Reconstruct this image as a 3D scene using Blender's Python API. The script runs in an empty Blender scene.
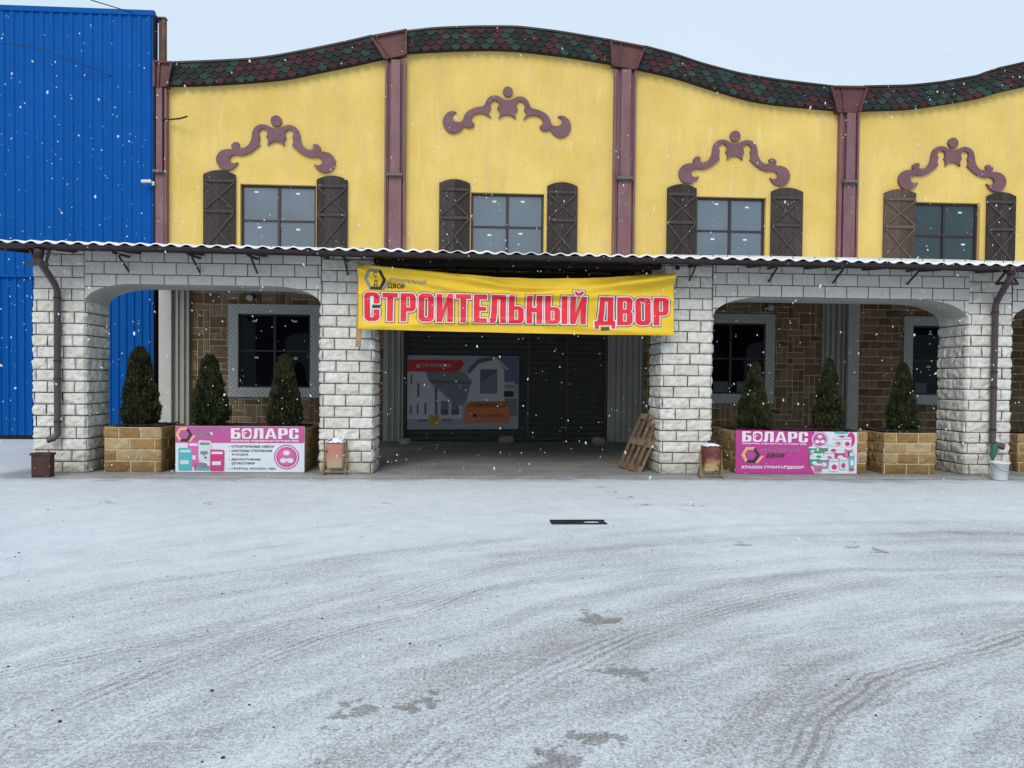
import bpy, bmesh, math, random
from mathutils import Vector, Matrix, noise
from mathutils.geometry import tessellate_polygon
R = math.radians
random.seed(7)
sc = bpy.context.scene
COL = sc.collection

# ------------------------------------------------------------------ camera
F = 769.0; CZ = 1.6
YAW, PITCH, ROLL = R(3.3), R(-1.2), R(0.55)
HOR = 380.0
cam_d = bpy.data.cameras.new("camera"); cam = bpy.data.objects.new("camera", cam_d); COL.objects.link(cam)
cam_d.sensor_width = 36; cam_d.lens = 36*F/1024; cam_d.clip_end = 2000; cam_d.clip_start = 0.05
rot = Matrix.Rotation(-YAW, 3, 'Z') @ Matrix.Rotation(math.pi/2+PITCH, 3, 'X') @ Matrix.Rotation(ROLL, 3, 'Z')
cam.matrix_world = Matrix.Translation((0, 0, CZ)) @ rot.to_4x4()
SHIFT = HOR - (384 + F*math.tan(PITCH))
cam_d.shift_y = SHIFT/1024
sc.camera = cam

def ray(px, py):
    return rot @ Vector(((px-512)/F, -(py-384-SHIFT)/F, -1.0))
def P(px, py, y):
    d = ray(px, py); t = y/d.y
    return Vector((d.x*t, y, CZ+d.z*t))
def G(px, py, z=0.0):
    d = ray(px, py); t = (z-CZ)/d.z
    return Vector((d.x*t, d.y*t, z))
YA, YB, YG = 13.0, 20.0, 12.35      # arcade front, main wall, gutter line

# ------------------------------------------------------------------ materials
def NT(name):
    m = bpy.data.materials.new(name); m.use_nodes = True
    nt = m.node_tree
    return m, nt, nt.nodes["Principled BSDF"]
def node(nt, typ, inputs=None, **props):
    n = nt.nodes.new(typ)
    for k, v in props.items(): setattr(n, k, v)
    for k, v in (inputs or {}).items():
        if isinstance(v, bpy.types.NodeSocket): nt.links.new(v, n.inputs[k])
        else: n.inputs[k].default_value = v
    return n
def mth(nt, op, a, b=0.0, c=0.0):
    return node(nt, 'ShaderNodeMath', {0: a, 1: b, 2: c}, operation=op).outputs[0]
def mixc(nt, f, a, b, bt='MIX'):
    n = nt.nodes.new('ShaderNodeMix'); n.data_type = 'RGBA'; n.blend_type = bt
    for i, v in ((0, f), (6, a), (7, b)):
        if isinstance(v, bpy.types.NodeSocket): nt.links.new(v, n.inputs[i])
        else: n.inputs[i].default_value = v if i == 0 else (*v[:3], 1)
    return n.outputs[2]
def c4(c): return (c[0], c[1], c[2], 1)
def srgb(r, g, b):
    f = lambda v: (v/255/12.92 if v/255 <= .04045 else ((v/255+.055)/1.055)**2.4)
    return (f(r), f(g), f(b))
def noi(nt, scale, detail=4, vec=None, rough=.55):
    i = {'Scale': scale, 'Detail': detail, 'Roughness': rough}
    if vec is not None: i['Vector'] = vec
    return node(nt, 'ShaderNodeTexNoise', i).outputs[0]
def ramp(nt, v, lo, hi, a=0.0, b=1.0):
    n = node(nt, 'ShaderNodeMapRange', {0: v, 1: lo, 2: hi, 3: a, 4: b}); return n.outputs[0]
def worldpos(nt): return node(nt, 'ShaderNodeNewGeometry').outputs['Position']
def M(name, col, rough=.7, var=.25, vscale=3.0, bump=.0, bscale=40, metal=0, tint=0.0, spec=.4, col2=None, stretch=None, bdist=.01):
    m, nt, b = NT(name)
    vec = worldpos(nt)
    if stretch: vec = node(nt, 'ShaderNodeMapping', {'Vector': vec, 'Scale': stretch}).outputs[0]
    n = noi(nt, vscale, 6, vec)
    f = ramp(nt, n, .3, .7)
    dark = tuple(v*(1-var) for v in col) if col2 is None else col2
    out = mixc(nt, f, dark, col)
    n2 = ramp(nt, noi(nt, vscale*9, 4, vec), .3, .7, 1-var*.5, 1+var*.25)
    out = mixc(nt, 1.0, out, node(nt, 'ShaderNodeCombineColor', {0: n2, 1: n2, 2: n2}).outputs[0], 'MULTIPLY')
    if tint:
        a = node(nt, 'ShaderNodeAttribute', attribute_name='tint')
        sx = node(nt, 'ShaderNodeSeparateColor', {0: a.outputs[0]})
        t = ramp(nt, sx.outputs[0], 0, 1, 1-tint, 1+tint*.6)
        out = mixc(nt, 1.0, out, node(nt, 'ShaderNodeCombineColor', {0: t, 1: t, 2: t}).outputs[0], 'MULTIPLY')
    nt.links.new(out, b.inputs['Base Color'])
    b.inputs['Roughness'].default_value = rough; b.inputs['Metallic'].default_value = metal
    b.inputs['Specular IOR Level'].default_value = spec
    if bump:
        bn = node(nt, 'ShaderNodeBump', {'Strength': bump, 'Distance': bdist, 'Height': noi(nt, bscale, 5, vec)})
        nt.links.new(bn.outputs[0], b.inputs['Normal'])
    return m
def masonry_mat(name, cols, mortar, rough=.85, dirt=.3, bump=.5):
    m, nt, b = NT(name)
    a = node(nt, 'ShaderNodeAttribute', attribute_name='tint')
    sx = node(nt, 'ShaderNodeSeparateColor', {0: a.outputs[0]})
    r = node(nt, 'ShaderNodeValToRGB', {0: sx.outputs[0]})
    el = r.color_ramp.elements
    while len(el) < len(cols): el.new(.5)
    for i, c in enumerate(cols): el[i].position = i/(len(cols)-1); el[i].color = c4(c)
    pos = worldpos(nt)
    n = ramp(nt, noi(nt, 9, 7, pos, .65), .3, .7, 1-dirt, 1.08)
    col = mixc(nt, 1.0, r.outputs[0], node(nt, 'ShaderNodeCombineColor', {0: n, 1: n, 2: n}).outputs[0], 'MULTIPLY')
    # splash dirt near the ground, a real stain
    z = node(nt, 'ShaderNodeSeparateXYZ', {0: pos}).outputs[2]
    zz = mth(nt, 'ADD', z, mth(nt, 'MULTIPLY', noi(nt, 3, 5, pos), -.6))
    st = ramp(nt, zz, -.28, .15, .65, 0.0)
    col = mixc(nt, st, col, tuple(v*.45*w for v, w in zip(cols[0], (1, .95, .75))))
    col = mixc(nt, sx.outputs[1], col, mortar)
    nt.links.new(col, b.inputs['Base Color'])
    b.inputs['Roughness'].default_value = rough
    b.inputs['Specular IOR Level'].default_value = .25
    bn = node(nt, 'ShaderNodeBump', {'Strength': bump, 'Distance': .012, 'Height': noi(nt, 45, 6, pos, .65)})
    nt.links.new(bn.outputs[0], b.inputs['Normal'])
    return m

def brick_mat(name, c1, c2, mortar, w, h, ms=.012, off=0.0, x0=0, z0=0):
    m, nt, b = NT(name)
    pos = worldpos(nt); s = node(nt, 'ShaderNodeSeparateXYZ', {0: pos})
    wob = noi(nt, 2.5, 3, pos)
    v = node(nt, 'ShaderNodeCombineXYZ', {0: mth(nt, 'ADD', s.outputs[0], x0), 1: mth(nt, 'ADD', mth(nt, 'ADD', s.outputs[2], z0), mth(nt, 'MULTIPLY', wob, .012)), 2: 0.0}).outputs[0]
    br = node(nt, 'ShaderNodeTexBrick', {'Vector': v, 'Color1': c4(c1), 'Color2': c4(c2), 'Mortar': c4(mortar), 'Scale': 1.0,
              'Mortar Size': ms, 'Mortar Smooth': .25, 'Brick Width': w, 'Row Height': h}, offset=.5)
    n = ramp(nt, noi(nt, 14, 7, pos, .7), .3, .7, .82, 1.06)
    col = mixc(nt, 1.0, br.outputs[0], node(nt, 'ShaderNodeCombineColor', {0: n, 1: n, 2: n}).outputs[0], 'MULTIPLY')
    n3 = ramp(nt, noi(nt, 1.3, 4, pos), .35, .7, 0, .25)
    col = mixc(nt, n3, col, tuple(x*.6 for x in c1))
    nt.links.new(col, b.inputs['Base Color']); b.inputs['Roughness'].default_value = .85
    b.inputs['Specular IOR Level'].default_value = .2
    hgt = mth(nt, 'ADD', mth(nt, 'MULTIPLY', br.outputs[1], -1.0), mth(nt, 'MULTIPLY', noi(nt, 30, 5, pos, .6), .5))
    bn = node(nt, 'ShaderNodeBump', {'Strength': .6, 'Distance': .012, 'Height': hgt})
    nt.links.new(bn.outputs[0], b.inputs['Normal'])
    return m

MAT = {}
def plaster():
    m, nt, b = NT('yellow_plaster')
    pos = worldpos(nt)
    col = mixc(nt, ramp(nt, noi(nt, .9, 5, pos), .35, .65), (.67, .475, .13), (.75, .555, .175))
    st = node(nt, 'ShaderNodeMapping', {'Vector': pos, 'Scale': (2.2, 2.2, .35)}).outputs[0]
    col = mixc(nt, ramp(nt, noi(nt, 1.6, 7, st, .65), .48, .72, 0, .55), col, (.58, .43, .19))
    col = mixc(nt, ramp(nt, noi(nt, 2.0, 5, st), .58, .75, 0, .5), col, (.80, .65, .32))
    n = ramp(nt, noi(nt, 22, 6, pos, .7), .3, .7, .86, 1.06)
    col = mixc(nt, 1.0, col, node(nt, 'ShaderNodeCombineColor', {0: n, 1: n, 2: n}).outputs[0], 'MULTIPLY')
    nt.links.new(col, b.inputs['Base Color']); b.inputs['Roughness'].default_value = .92
    b.inputs['Specular IOR Level'].default_value = .15
    bn = node(nt, 'ShaderNodeBump', {'Strength': .7, 'Distance': .012, 'Height': noi(nt, 28, 6, pos, .7)})
    nt.links.new(bn.outputs[0], b.inputs['Normal'])
    return m
MAT['plaster'] = plaster()
MAT['plum'] = M('plum_paint', (.185, .088, .108), .6, .3, 3, .3, 60)
MAT['maroon'] = M('maroon_steel', (.165, .062, .072), .5, .4, 2.5, .35, 50, stretch=(2, 2, .5), col2=(.20, .115, .125))
MAT['shutter'] = M('weathered_dark_wood', (.058, .045, .042), .8, .5, 6, .7, 30, stretch=(6, 6, .6), tint=.5)
MAT['shutter_brown'] = M('weathered_brown_wood', (.12, .082, .064), .8, .5, 6, .7, 30, stretch=(6, 6, .6), tint=.5)
MAT['frame'] = M('dark_window_frame', (.035, .024, .027), .4, .2)
MAT['blue'] = M('blue_sheet', (.001, .085, .34), .6, .12, .8, .15, 3, spec=.08, stretch=(1, 1, .3))
MAT['bluetrim'] = M('pale_blue_trim', srgb(60, 120, 185), .45, .15)
MAT['rustpost'] = M('rusty_post', (.17, .10, .07), .8, .5, 4, .4)
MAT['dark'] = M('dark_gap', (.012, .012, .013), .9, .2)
MAT['grey_col'] = M('grey_painted_column', (.54, .54, .50), .6, .15, 2, .2)
MAT['grey_sheet'] = M('grey_profiled_sheet', (.42, .415, .37), .5, .15, 2, .1)
MAT['soffit'] = M('grey_soffit_render', (.52, .51, .48), .85, .2, 1.6, .3, 30)
MAT['lintel'] = brick_mat('lintel_blocks', (.60, .585, .545), (.67, .655, .615), (.075, .072, .066), .385, .205, .009)
MAT['pillar'] = masonry_mat('pillar_stone', [(.62, .60, .54), (.70, .685, .635), (.73, .72, .68), (.68, .65, .58)], (.05, .047, .042), bump=.8)
MAT['planter'] = masonry_mat('ochre_brick', [(.27, .16, .06), (.38, .25, .10), (.34, .20, .075), (.46, .36, .20)], (.50, .44, .36), bump=.6)
MAT['tiles'] = masonry_mat('brown_tiles', [(.17, .10, .05), (.28, .18, .09), (.37, .27, .15), (.21, .12, .065)], (.62, .56, .46), dirt=.35)
MAT['mortar'] = M('wall_mortar', (.36, .33, .28), .9, .2, 8)
MAT['door'] = M('dark_roller_slats', (.060, .066, .064), .38, .3, 3, .1, 20)
MAT['gutter'] = M('dark_brown_gutter', (.035, .021, .022), .45, .25, 3)
MAT['pipe'] = M('brown_downpipe', (.085, .062, .068), .45, .2, 3)
MAT['roofsheet'] = M('roof_sheet', (.03, .022, .022), .5, .2, 3)
MAT['beam'] = M('roof_timber', (.03, .025, .022), .8, .3, 4)
MAT['snow'] = M('snow', (.84, .87, .91), .6, .06, 5, .5, 25)
MAT['soil'] = M('soil', (.04, .032, .025), .95, .4, 15, .8, 20)
MAT['rust'] = M('rusty_tin_metal', (.085, .032, .02), .75, .5, 8, .5, 40, col2=(.03, .022, .02))
MAT['white'] = M('white_plastic', (.68, .71, .74), .45, .08, 6)
MAT['black'] = M('black_print', (.02, .018, .022), .6, .1)
MAT['greyprint'] = M('grey_print', (.26, .27, .25), .6, .1)
MAT['outline'] = M('outline_print', (.085, .085, .03), .6, .1)
MAT['pebble'] = M('dark_clod', (.05, .045, .045), .9, .4, 20)
MAT['conc'] = M('rough_concrete', (.30, .29, .27), .9, .3, 12, .6, 30)
MAT['wood'] = M('pallet_wood', (.34, .235, .14), .8, .45, 4, .6, 30, tint=.35, stretch=(4, 4, 1.2))
MAT['batten'] = M('wood_batten', (.42, .27, .15), .75, .3, 4, .4)
MAT['bandcloth'] = M('banner_yellow', (.80, .53, .025), .55, .06, 1.2, .15, 8)
MAT['headred'] = M('red_brown_cap', (.125, .042, .042), .6, .4, 2.5, .35, 50)
MAT['red'] = M('banner_red', (.74, .018, .04), .5, .06, 3)
MAT['wprint'] = M('white_print', (.74, .74, .76), .55, .05)
MAT['thujab'] = M('thuja_bark', (.06, .042, .03), .9, .4, 8)
MAT['cable'] = M('black_cable', (.012, .012, .014), .6, .1)
MAT['lamp'] = M('grey_fitting', (.12, .12, .12), .5, .2)
MAT['iron'] = M('grate_iron', (.02, .019, .018), .7, .3, 20)

def flat(name, c, rough=.55):
    if name not in MAT: MAT[name] = M(name, c, rough, .07, 4)
    return MAT[name]

def glass(name, base, refl, tintc=(.78, .84, .88)):
    m, nt, b = NT(name)
    nt.nodes.remove(b)
    out = nt.nodes['Material Output']
    pos = worldpos(nt)
    d = node(nt, 'ShaderNodeBsdfDiffuse', {'Color': mixc(nt, ramp(nt, noi(nt, .8, 4, pos), .35, .65), tuple(v*.7 for v in base), base)})
    bn = node(nt, 'ShaderNodeBump', {'Strength': .05, 'Distance': .02, 'Height': noi(nt, 1.2, 2, pos)})
    g = node(nt, 'ShaderNodeBsdfGlossy', {'Color': c4(tintc), 'Roughness': .02, 'Normal': bn.outputs[0]})
    fr = node(nt, 'ShaderNodeFresnel', {'IOR': 1.5})
    f = mth(nt, 'ADD', mth(nt, 'MULTIPLY', fr.outputs[0], .2 if refl == 0 else 1.0), refl)
    mx = node(nt, 'ShaderNodeMixShader', {0: f, 1: d.outputs[0], 2: g.outputs[0]})
    nt.links.new(mx.outputs[0], out.inputs[0])
    return m
MAT['glass_up'] = glass('upper_window_glass', (.075, .10, .13), .13)
MAT['glass_up2'] = glass('dark_teal_glass', (.02, .04, .045), .03)
MAT['glass_low'] = glass('dark_shop_glass', (.006, .008, .012), .0)

def lattice():
    m, nt, b = NT('grey_lattice_frame')
    pos = worldpos(nt); s = node(nt, 'ShaderNodeSeparateXYZ', {0: pos})
    a = mth(nt, 'ABSOLUTE', mth(nt, 'SINE', mth(nt, 'MULTIPLY', mth(nt, 'ADD', s.outputs[0], s.outputs[2]), 26)))
    c = mth(nt, 'ABSOLUTE', mth(nt, 'SINE', mth(nt, 'MULTIPLY', mth(nt, 'SUBTRACT', s.outputs[0], s.outputs[2]), 26)))
    f = ramp(nt, mth(nt, 'MINIMUM', a, c), .1, .35)
    col = mixc(nt, f, (.34, .355, .36), (.58, .59, .58))
    nt.links.new(col, b.inputs['Base Color']); b.inputs['Roughness'].default_value = .6
    bn = node(nt, 'ShaderNodeBump', {'Strength': .6, 'Distance': .01, 'Height': f}); nt.links.new(bn.outputs[0], b.inputs['Normal'])
    return m
MAT['lattice'] = lattice()
def shingle_mat():
    m, nt, b = NT('felt_shingles')
    a = node(nt, 'ShaderNodeAttribute', attribute_name='tint')
    sx = node(nt, 'ShaderNodeSeparateColor', {0: a.outputs[0]})
    r = node(nt, 'ShaderNodeValToRGB', {0: sx.outputs[0]}); r.color_ramp.interpolation = 'CONSTANT'
    el = r.color_ramp.elements
    cols = [(.008, .017, .015), (.018, .042, .034), (.012, .011, .012), (.050, .012, .016), (.026, .009, .011)]
    while len(el) < 5: el.new(.5)
    for i, c in enumerate(cols): el[i].position = i/5; el[i].color = c4(c)
    n = ramp(nt, noi(nt, 90, 3, worldpos(nt), .8), .3, .7, .35, 1.5)
    col = mixc(nt, 1.0, r.outputs[0], node(nt, 'ShaderNodeCombineColor', {0: n, 1: n, 2: n}).outputs[0], 'MULTIPLY')
    nt.links.new(col, b.inputs['Base Color']); b.inputs['Roughness'].default_value = .9
    return m
MAT['shingle'] = shingle_mat()
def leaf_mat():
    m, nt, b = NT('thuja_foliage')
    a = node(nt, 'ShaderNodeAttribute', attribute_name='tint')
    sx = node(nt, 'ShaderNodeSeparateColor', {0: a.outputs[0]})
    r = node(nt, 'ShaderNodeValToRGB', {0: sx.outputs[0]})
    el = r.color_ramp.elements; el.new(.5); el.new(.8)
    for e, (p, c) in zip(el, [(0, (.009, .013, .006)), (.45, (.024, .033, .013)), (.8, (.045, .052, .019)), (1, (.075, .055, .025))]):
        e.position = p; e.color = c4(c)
    nt.links.new(r.outputs[0], b.inputs['Base Color']); b.inputs['Roughness'].default_value = .8
    b.inputs['Specular IOR Level'].default_value = .2
    return m
MAT['leaf'] = leaf_mat()
def bin_mat(nm='faded_bin_paint', lo=(.42, .33, .20), hi=(.45, .21, .15), a0=.56, a1=.64):
    m, nt, b = NT(nm)
    oc = node(nt, 'ShaderNodeTexCoord').outputs['Object']
    z = node(nt, 'ShaderNodeSeparateXYZ', {0: oc}).outputs[2]
    n = noi(nt, 7, 5, oc)
    f = ramp(nt, mth(nt, 'ADD', z, mth(nt, 'MULTIPLY', n, .35)), .36, .52)
    col = mixc(nt, f, lo, hi)
    col = mixc(nt, ramp(nt, noi(nt, 5, 4, oc), a0, a1), col, (.10, .025, .018))
    nt.links.new(col, b.inputs['Base Color']); b.inputs['Roughness'].default_value = .6
    return m
MAT['bin'] = bin_mat()
MAT['bin2'] = bin_mat('rusty_bin_paint', (.40, .29, .14), (.20, .05, .035), .44, .52)
MAT['binframe'] = M('ochre_painted_steel', (.33, .22, .08), .6, .5, 10)

# ------------------------------------------------------------------ mesh helpers
ORG = {}
class MB:
    def __init__(s): s.v = []; s.f = []; s.t = []
    def add(s, vs, fs, tint=(.5, 0)):
        b = len(s.v); s.v += [tuple(v) for v in vs]
        for f in fs: s.f.append(tuple(b+i for i in f)); s.t.append(tint)
        return s
    def box(s, x0, x1, y0, y1, z0, z1, tint=(.5, 0), jit=0):
        vs = [(x, y, z) for x in (x0, x1) for y in (y0, y1) for z in (z0, z1)]
        if jit: vs = [tuple(c+random.uniform(-jit, jit) for c in v) for v in vs]
        return s.add(vs, [(0, 1, 3, 2), (4, 6, 7, 5), (0, 4, 5, 1), (2, 3, 7, 6), (0, 2, 6, 4), (1, 5, 7, 3)], tint)
    def chbox(s, x0, x1, y0, y1, z0, z1, c=.01, tint=(.5, 0)):
        bm = bmesh.new(); mb = MB(); mb.box(x0, x1, y0, y1, z0, z1)
        vs = [bm.verts.new(v) for v in mb.v]
        for f in mb.f: bm.faces.new([vs[i] for i in f])
        bmesh.ops.bevel(bm, geom=bm.edges[:], offset=c, segments=2, affect='EDGES', profile=.6)
        s.bm(bm, tint); bm.free(); return s
    def bm(s, bm, tint=(.5, 0), mat=None):
        bm.verts.index_update()
        s.add([(mat @ v.co if mat else v.co) for v in bm.verts], [[v.index for v in f.verts] for f in bm.faces], tint)
    def obb(s, o, ax, ay, az, tint=(.5, 0)):      # box from corner o spanned by three vectors
        o, ax, ay, az = map(Vector, (o, ax, ay, az))
        vs = [o+ax*i+ay*j+az*k for i in (0, 1) for j in (0, 1) for k in (0, 1)]
        return s.add(vs, [(0, 1, 3, 2), (4, 6, 7, 5), (0, 4, 5, 1), (2, 3, 7, 6), (0, 2, 6, 4), (1, 5, 7, 3)], tint)
    def bar(s, a, b, w, d, up=(0, 1, 0), tint=(.5, 0)):
        a, b = Vector(a), Vector(b); l = (b-a).normalized(); u = Vector(up); sd = l.cross(u).normalized(); u = sd.cross(l).normalized()
        return s.obb(a-sd*w/2-u*d/2, b-a, sd*w, u*d, tint)
    def prism(s, pts, y0, y1, holes=(), tint=(.5, 0), back=True, y_side=None):   # pts are (x, z)
        polys = [[Vector((p[0], p[1], 0)) for p in q] for q in [pts, *holes]]
        tris = tessellate_polygon(polys)
        fl = [p for q in polys for p in q]; n = len(fl)
        vs = [(p.x, y0, p.y) for p in fl]; fs = [tuple(t) for t in tris]
        if y1 is not None:
            vs += [(p.x, y1, p.y) for p in fl]
            if back: fs += [tuple(n+i for i in reversed(t)) for t in tris]
            k = 0
            for q in polys:
                m_ = len(q)
                for i in range(m_):
                    j = (i+1) % m_; fs.append((k+i, k+j, n+k+j, n+k+i))
                k += m_
        return s.add(vs, fs, tint)
    def tube(s, path, r, n=10, caps=True, tint=(.5, 0)):
        path = [Vector(p) for p in path]; rings = []
        prev = None
        for i, p in enumerate(path):
            d = (path[min(i+1, len(path)-1)]-path[max(i-1, 0)]).normalized()
            if prev is None:
                u = d.orthogonal().normalized()
            else: u = (prev-d*prev.dot(d)).normalized()
            prev = u; w = d.cross(u); rr = r[i] if isinstance(r, (list, tuple)) else r
            rings.append([p+(u*math.cos(2*math.pi*k/n)+w*math.sin(2*math.pi*k/n))*rr for k in range(n)])
        vs = [v for q in rings for v in q]; fs = []
        for i in range(len(rings)-1):
            for k in range(n):
                a, b = i*n+k, i*n+(k+1) % n; fs.append((a, b, b+n, a+n))
        if caps: fs += [tuple(range(n))[::-1], tuple((len(rings)-1)*n+k for k in range(n))]
        return s.add(vs, fs, tint)
    def build(s, name, mat, parent=None, smooth=False, loc=None):
        org = Vector((0, 0, 0))
        if parent is not None: org = ORG[parent.name]
        elif loc is not None: org = Vector(loc)
        me = bpy.data.meshes.new(name)
        me.from_pydata([tuple(Vector(v)-org) for v in s.v], [], s.f)
        ca = me.color_attributes.new('tint', 'FLOAT_COLOR', 'CORNER')
        buf = []
        for p, t in zip(me.polygons, s.t): buf += [t[0], t[1], 0, 1]*p.loop_total
        ca.data.foreach_set('color', buf)
        if smooth: me.polygons.foreach_set('use_smooth', [True]*len(me.polygons))
        bm = bmesh.new(); bm.from_mesh(me)
        bmesh.ops.recalc_face_normals(bm, faces=bm.faces); bm.to_mesh(me); bm.free()
        me.materials.append(MAT[mat] if isinstance(mat, str) else mat)
        o = bpy.data.objects.new(name, me); COL.objects.link(o)
        if parent is not None: o.parent = parent
        elif loc is not None: o.location = loc
        ORG[o.name] = org
        return o
def tag(o, label=None, cat=None, group=None, kind=None):
    for k, v in (('label', label), ('category', cat), ('group', group), ('kind', kind)):
        if v: o[k] = v
    return o
def thing(name, loc, label, cat, group=None):
    o = bpy.data.objects.new(name, None); o.empty_display_size = .1; COL.objects.link(o); o.location = loc
    ORG[o.name] = Vector(loc)
    return tag(o, label, cat, group)
def dup(o, loc, rz=0, label=None, scale=None):
    r = o.copy(); COL.objects.link(r); r.location = loc; r.rotation_euler = (0, 0, rz)
    if scale: r.scale = scale
    if label: r['label'] = label
    for ch in list(o.children):
        c = ch.copy(); COL.objects.link(c); c.parent = r
        for g in ch.children:
            d = g.copy(); COL.objects.link(d); d.parent = c
    return r
def lerp(a, b, t): return a+(b-a)*t
def interp(pts, x):
    if x <= pts[0][0]: return pts[0][1]
    for (a, b), (c, d) in zip(pts, pts[1:]):
        if x <= c:
            return lerp(b, d, (x-a)/(c-a))
    return pts[-1][1]

# ------------------------------------------------------------------ text helpers
def text_bm(s, bold=0.0, res=3):
    cu = bpy.data.curves.new('t', 'FONT'); cu.body = s; cu.offset = bold; cu.resolution_u = res; cu.fill_mode = 'FRONT'; cu.space_character = 1+bold*2.2
    ob = bpy.data.objects.new('t', cu); COL.objects.link(ob)
    dg = bpy.context.evaluated_depsgraph_get(); dg.update()
    me = bpy.data.meshes.new_from_object(ob.evaluated_get(dg))
    bm = bmesh.new(); bm.from_mesh(me)
    bpy.data.objects.remove(ob); bpy.data.curves.remove(cu); bpy.data.meshes.remove(me)
    return bm
def text_on(mb, s, x0, x1, z0, z1, y, bold=0.0, res=2, shear=0.0, zslope=0.0):
    """put the words in the box x0..x1, z0..z1 on the plane y (facing -y)"""
    bm = text_bm(s, bold, res)
    xs = [v.co.x for v in bm.verts]; ys = [v.co.y for v in bm.verts]
    ax, bx, ay, by = min(xs), max(xs), min(ys), max(ys)
    for v in bm.verts:
        tx = (v.co.x-ax)/(bx-ax); tz = (v.co.y-ay)/(by-ay)
        v.co = Vector((lerp(x0, x1, tx)+shear*tz*(z1-z0), y, lerp(z0, z1, tz)+zslope*tx))
    mb.bm(bm); bm.free()
def arc(cx, cy, r, a0, a1, n=6):
    return [(cx+r*math.cos(R(lerp(a0, a1, i/n))), cy+r*math.sin(R(lerp(a0, a1, i/n)))) for i in range(n+1)]
def rr(x0, y0, x1, y1, r):
    return arc(x1-r, y1-r, r, 0, 90)+arc(x0+r, y1-r, r, 90, 180)+arc(x0+r, y0+r, r, 180, 270)+arc(x1-r, y0+r, r, 270, 360)
def glyphs():
    w, s, b, r = .5, .185, .15, .16
    g = {}
    g['С'] = (w, [arc(w-r, 1-r, r, 0, 90)+arc(r, 1-r, r, 90, 180)+arc(r, r, r, 180, 270)+arc(w-r, r, r, 270, 360) +
              [(w, .40), (w-s, .40)]+arc(w-s-.03, b+.0, .03, 0, -90, 2)+arc(s+.03, b, .03, 270, 180, 2)+arc(s+.03, 1-b, .03, 180, 90, 2)+arc(w-s-.03, 1-b, .03, 90, 0, 2)+[(w-s, .62), (w, .62)]], [])
    g['Т'] = (w, [[(w/2-s/2, 0), (w/2+s/2, 0), (w/2+s/2, 1-b), (w, 1-b), (w, 1), (0, 1), (0, 1-b), (w/2-s/2, 1-b)]], [])
    g['Р'] = (w, [[(0, 0), (s, 0), (s, .36)]+arc(w-r, .36+r, r, -90, 0)+arc(w-r, 1-r, r, 0, 90)+[(0, 1)]], [[(s, .50), (s, .87), (w-s, .87), (w-s, .50)]])
    g['О'] = (w, [rr(0, 0, w, 1, r)], [list(reversed(rr(s, b, w-s, 1-b, .05)))])
    g['И'] = (w+.04, [[(0, 0), (s*.9, 0), (w+.04-s, .6), (w+.04-s, 0), (w+.04, 0), (w+.04, 1), (w+.04-s*.9, 1), (s, .40), (s, 1), (0, 1)]], [])
    g['Е'] = (w-.07, [[(0, 0), (.43, 0), (.43, b), (s, b), (s, .43), (.41, .43), (.41, .57), (s, .57), (s, 1-b), (.43, 1-b), (.43, 1), (0, 1)]], [])
    g['Л'] = (w+.04, [[(0, 0), (.14, 0), (.20, .05), (.235, .3), (.245, 1-b), (w+.04-s, 1-b), (w+.04-s, 0), (w+.04, 0), (w+.04, 1), (.07, 1), (.055, .4), (.04, .18), (0, .15)]], [])
    soft = lambda: [[(0, 0)]+arc(w-r, r, r, -90, 0)+arc(w-r, .62-r, r, 0, 90)+[(s, .62), (s, 1), (0, 1)]]
    g['Ь'] = (w, soft(), [[(s, b-.02), (s, .49), (w-s, .49), (w-s, b-.02)]])
    g['Ы'] = (w+.06+s, soft()+[[(w+.06, 0), (w+.06+s, 0), (w+.06+s, 1), (w+.06, 1)]], [[(s, b-.02), (s, .49), (w-s, .49), (w-s, b-.02)]])
    g['Н'] = (w+.02, [[(0, 0), (s, 0), (s, .42), (w+.02-s, .42), (w+.02-s, 0), (w+.02, 0), (w+.02, 1), (w+.02-s, 1), (w+.02-s, .58), (s, .58), (s, 1), (0, 1)]], [])
    g['Й'] = (w+.04, g['И'][1]+[[(.12, 1.2), (.12, 1.13), (.2, 1.05), (.34, 1.05), (.42, 1.13), (.42, 1.2), (.33, 1.2), (.32, 1.14), (.22, 1.14), (.21, 1.2)]], [])
    g['Д'] = (w+.10, [[(-.03, -.13), (.1, -.13), (.1, 0), (w+.02, 0), (w+.02, -.13), (w+.13, -.13), (w+.13, .14), (w+.07, .14), (w+.07, 1), (.12, 1), (.10, .5), (.06, .14), (-.03, .14)]],
              [[(.24, .14), (.27, .5), (.29, 1-b), (w+.07-s, 1-b), (w+.07-s, .14)]])
    g['Б'] = (w, [[(0, 0)]+arc(w-r, r, r, -90, 0)+arc(w-r, .62-r, r, 0, 90)+[(s, .62), (s, 1-b), (w-.04, 1-b), (w-.04, 1), (0, 1)]], [[(s, b), (s, .47), (w-s, .47), (w-s, b)]])
    g['А'] = (w+.12, [[(0, 0), (.17, 0), (.20, .20), (w-.08, .20), (w-.05, 0), (w+.12, 0), (w-.08, 1), (.2, 1)]], [[(.225, .34), (.31, .84), (w-.105, .34)]])
    g['В'] = (w, [[(0, 0)]+arc(w-r, r, r, -90, 0)+[(w, .40), (w-.05, .50), (w-.01, .58)]+arc(w-r, 1-r, r, 0, 90)+[(0, 1)]],
              [[(s, b-.02), (s, .43), (w-s, .43), (w-s, b-.02)], [(s, .57), (s, .87), (w-s-.01, .87), (w-s-.01, .57)]])
    return g
def area(p): return sum(a[0]*b[1]-b[0]*a[1] for a, b in zip(p, p[1:]+p[:1]))/2
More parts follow.
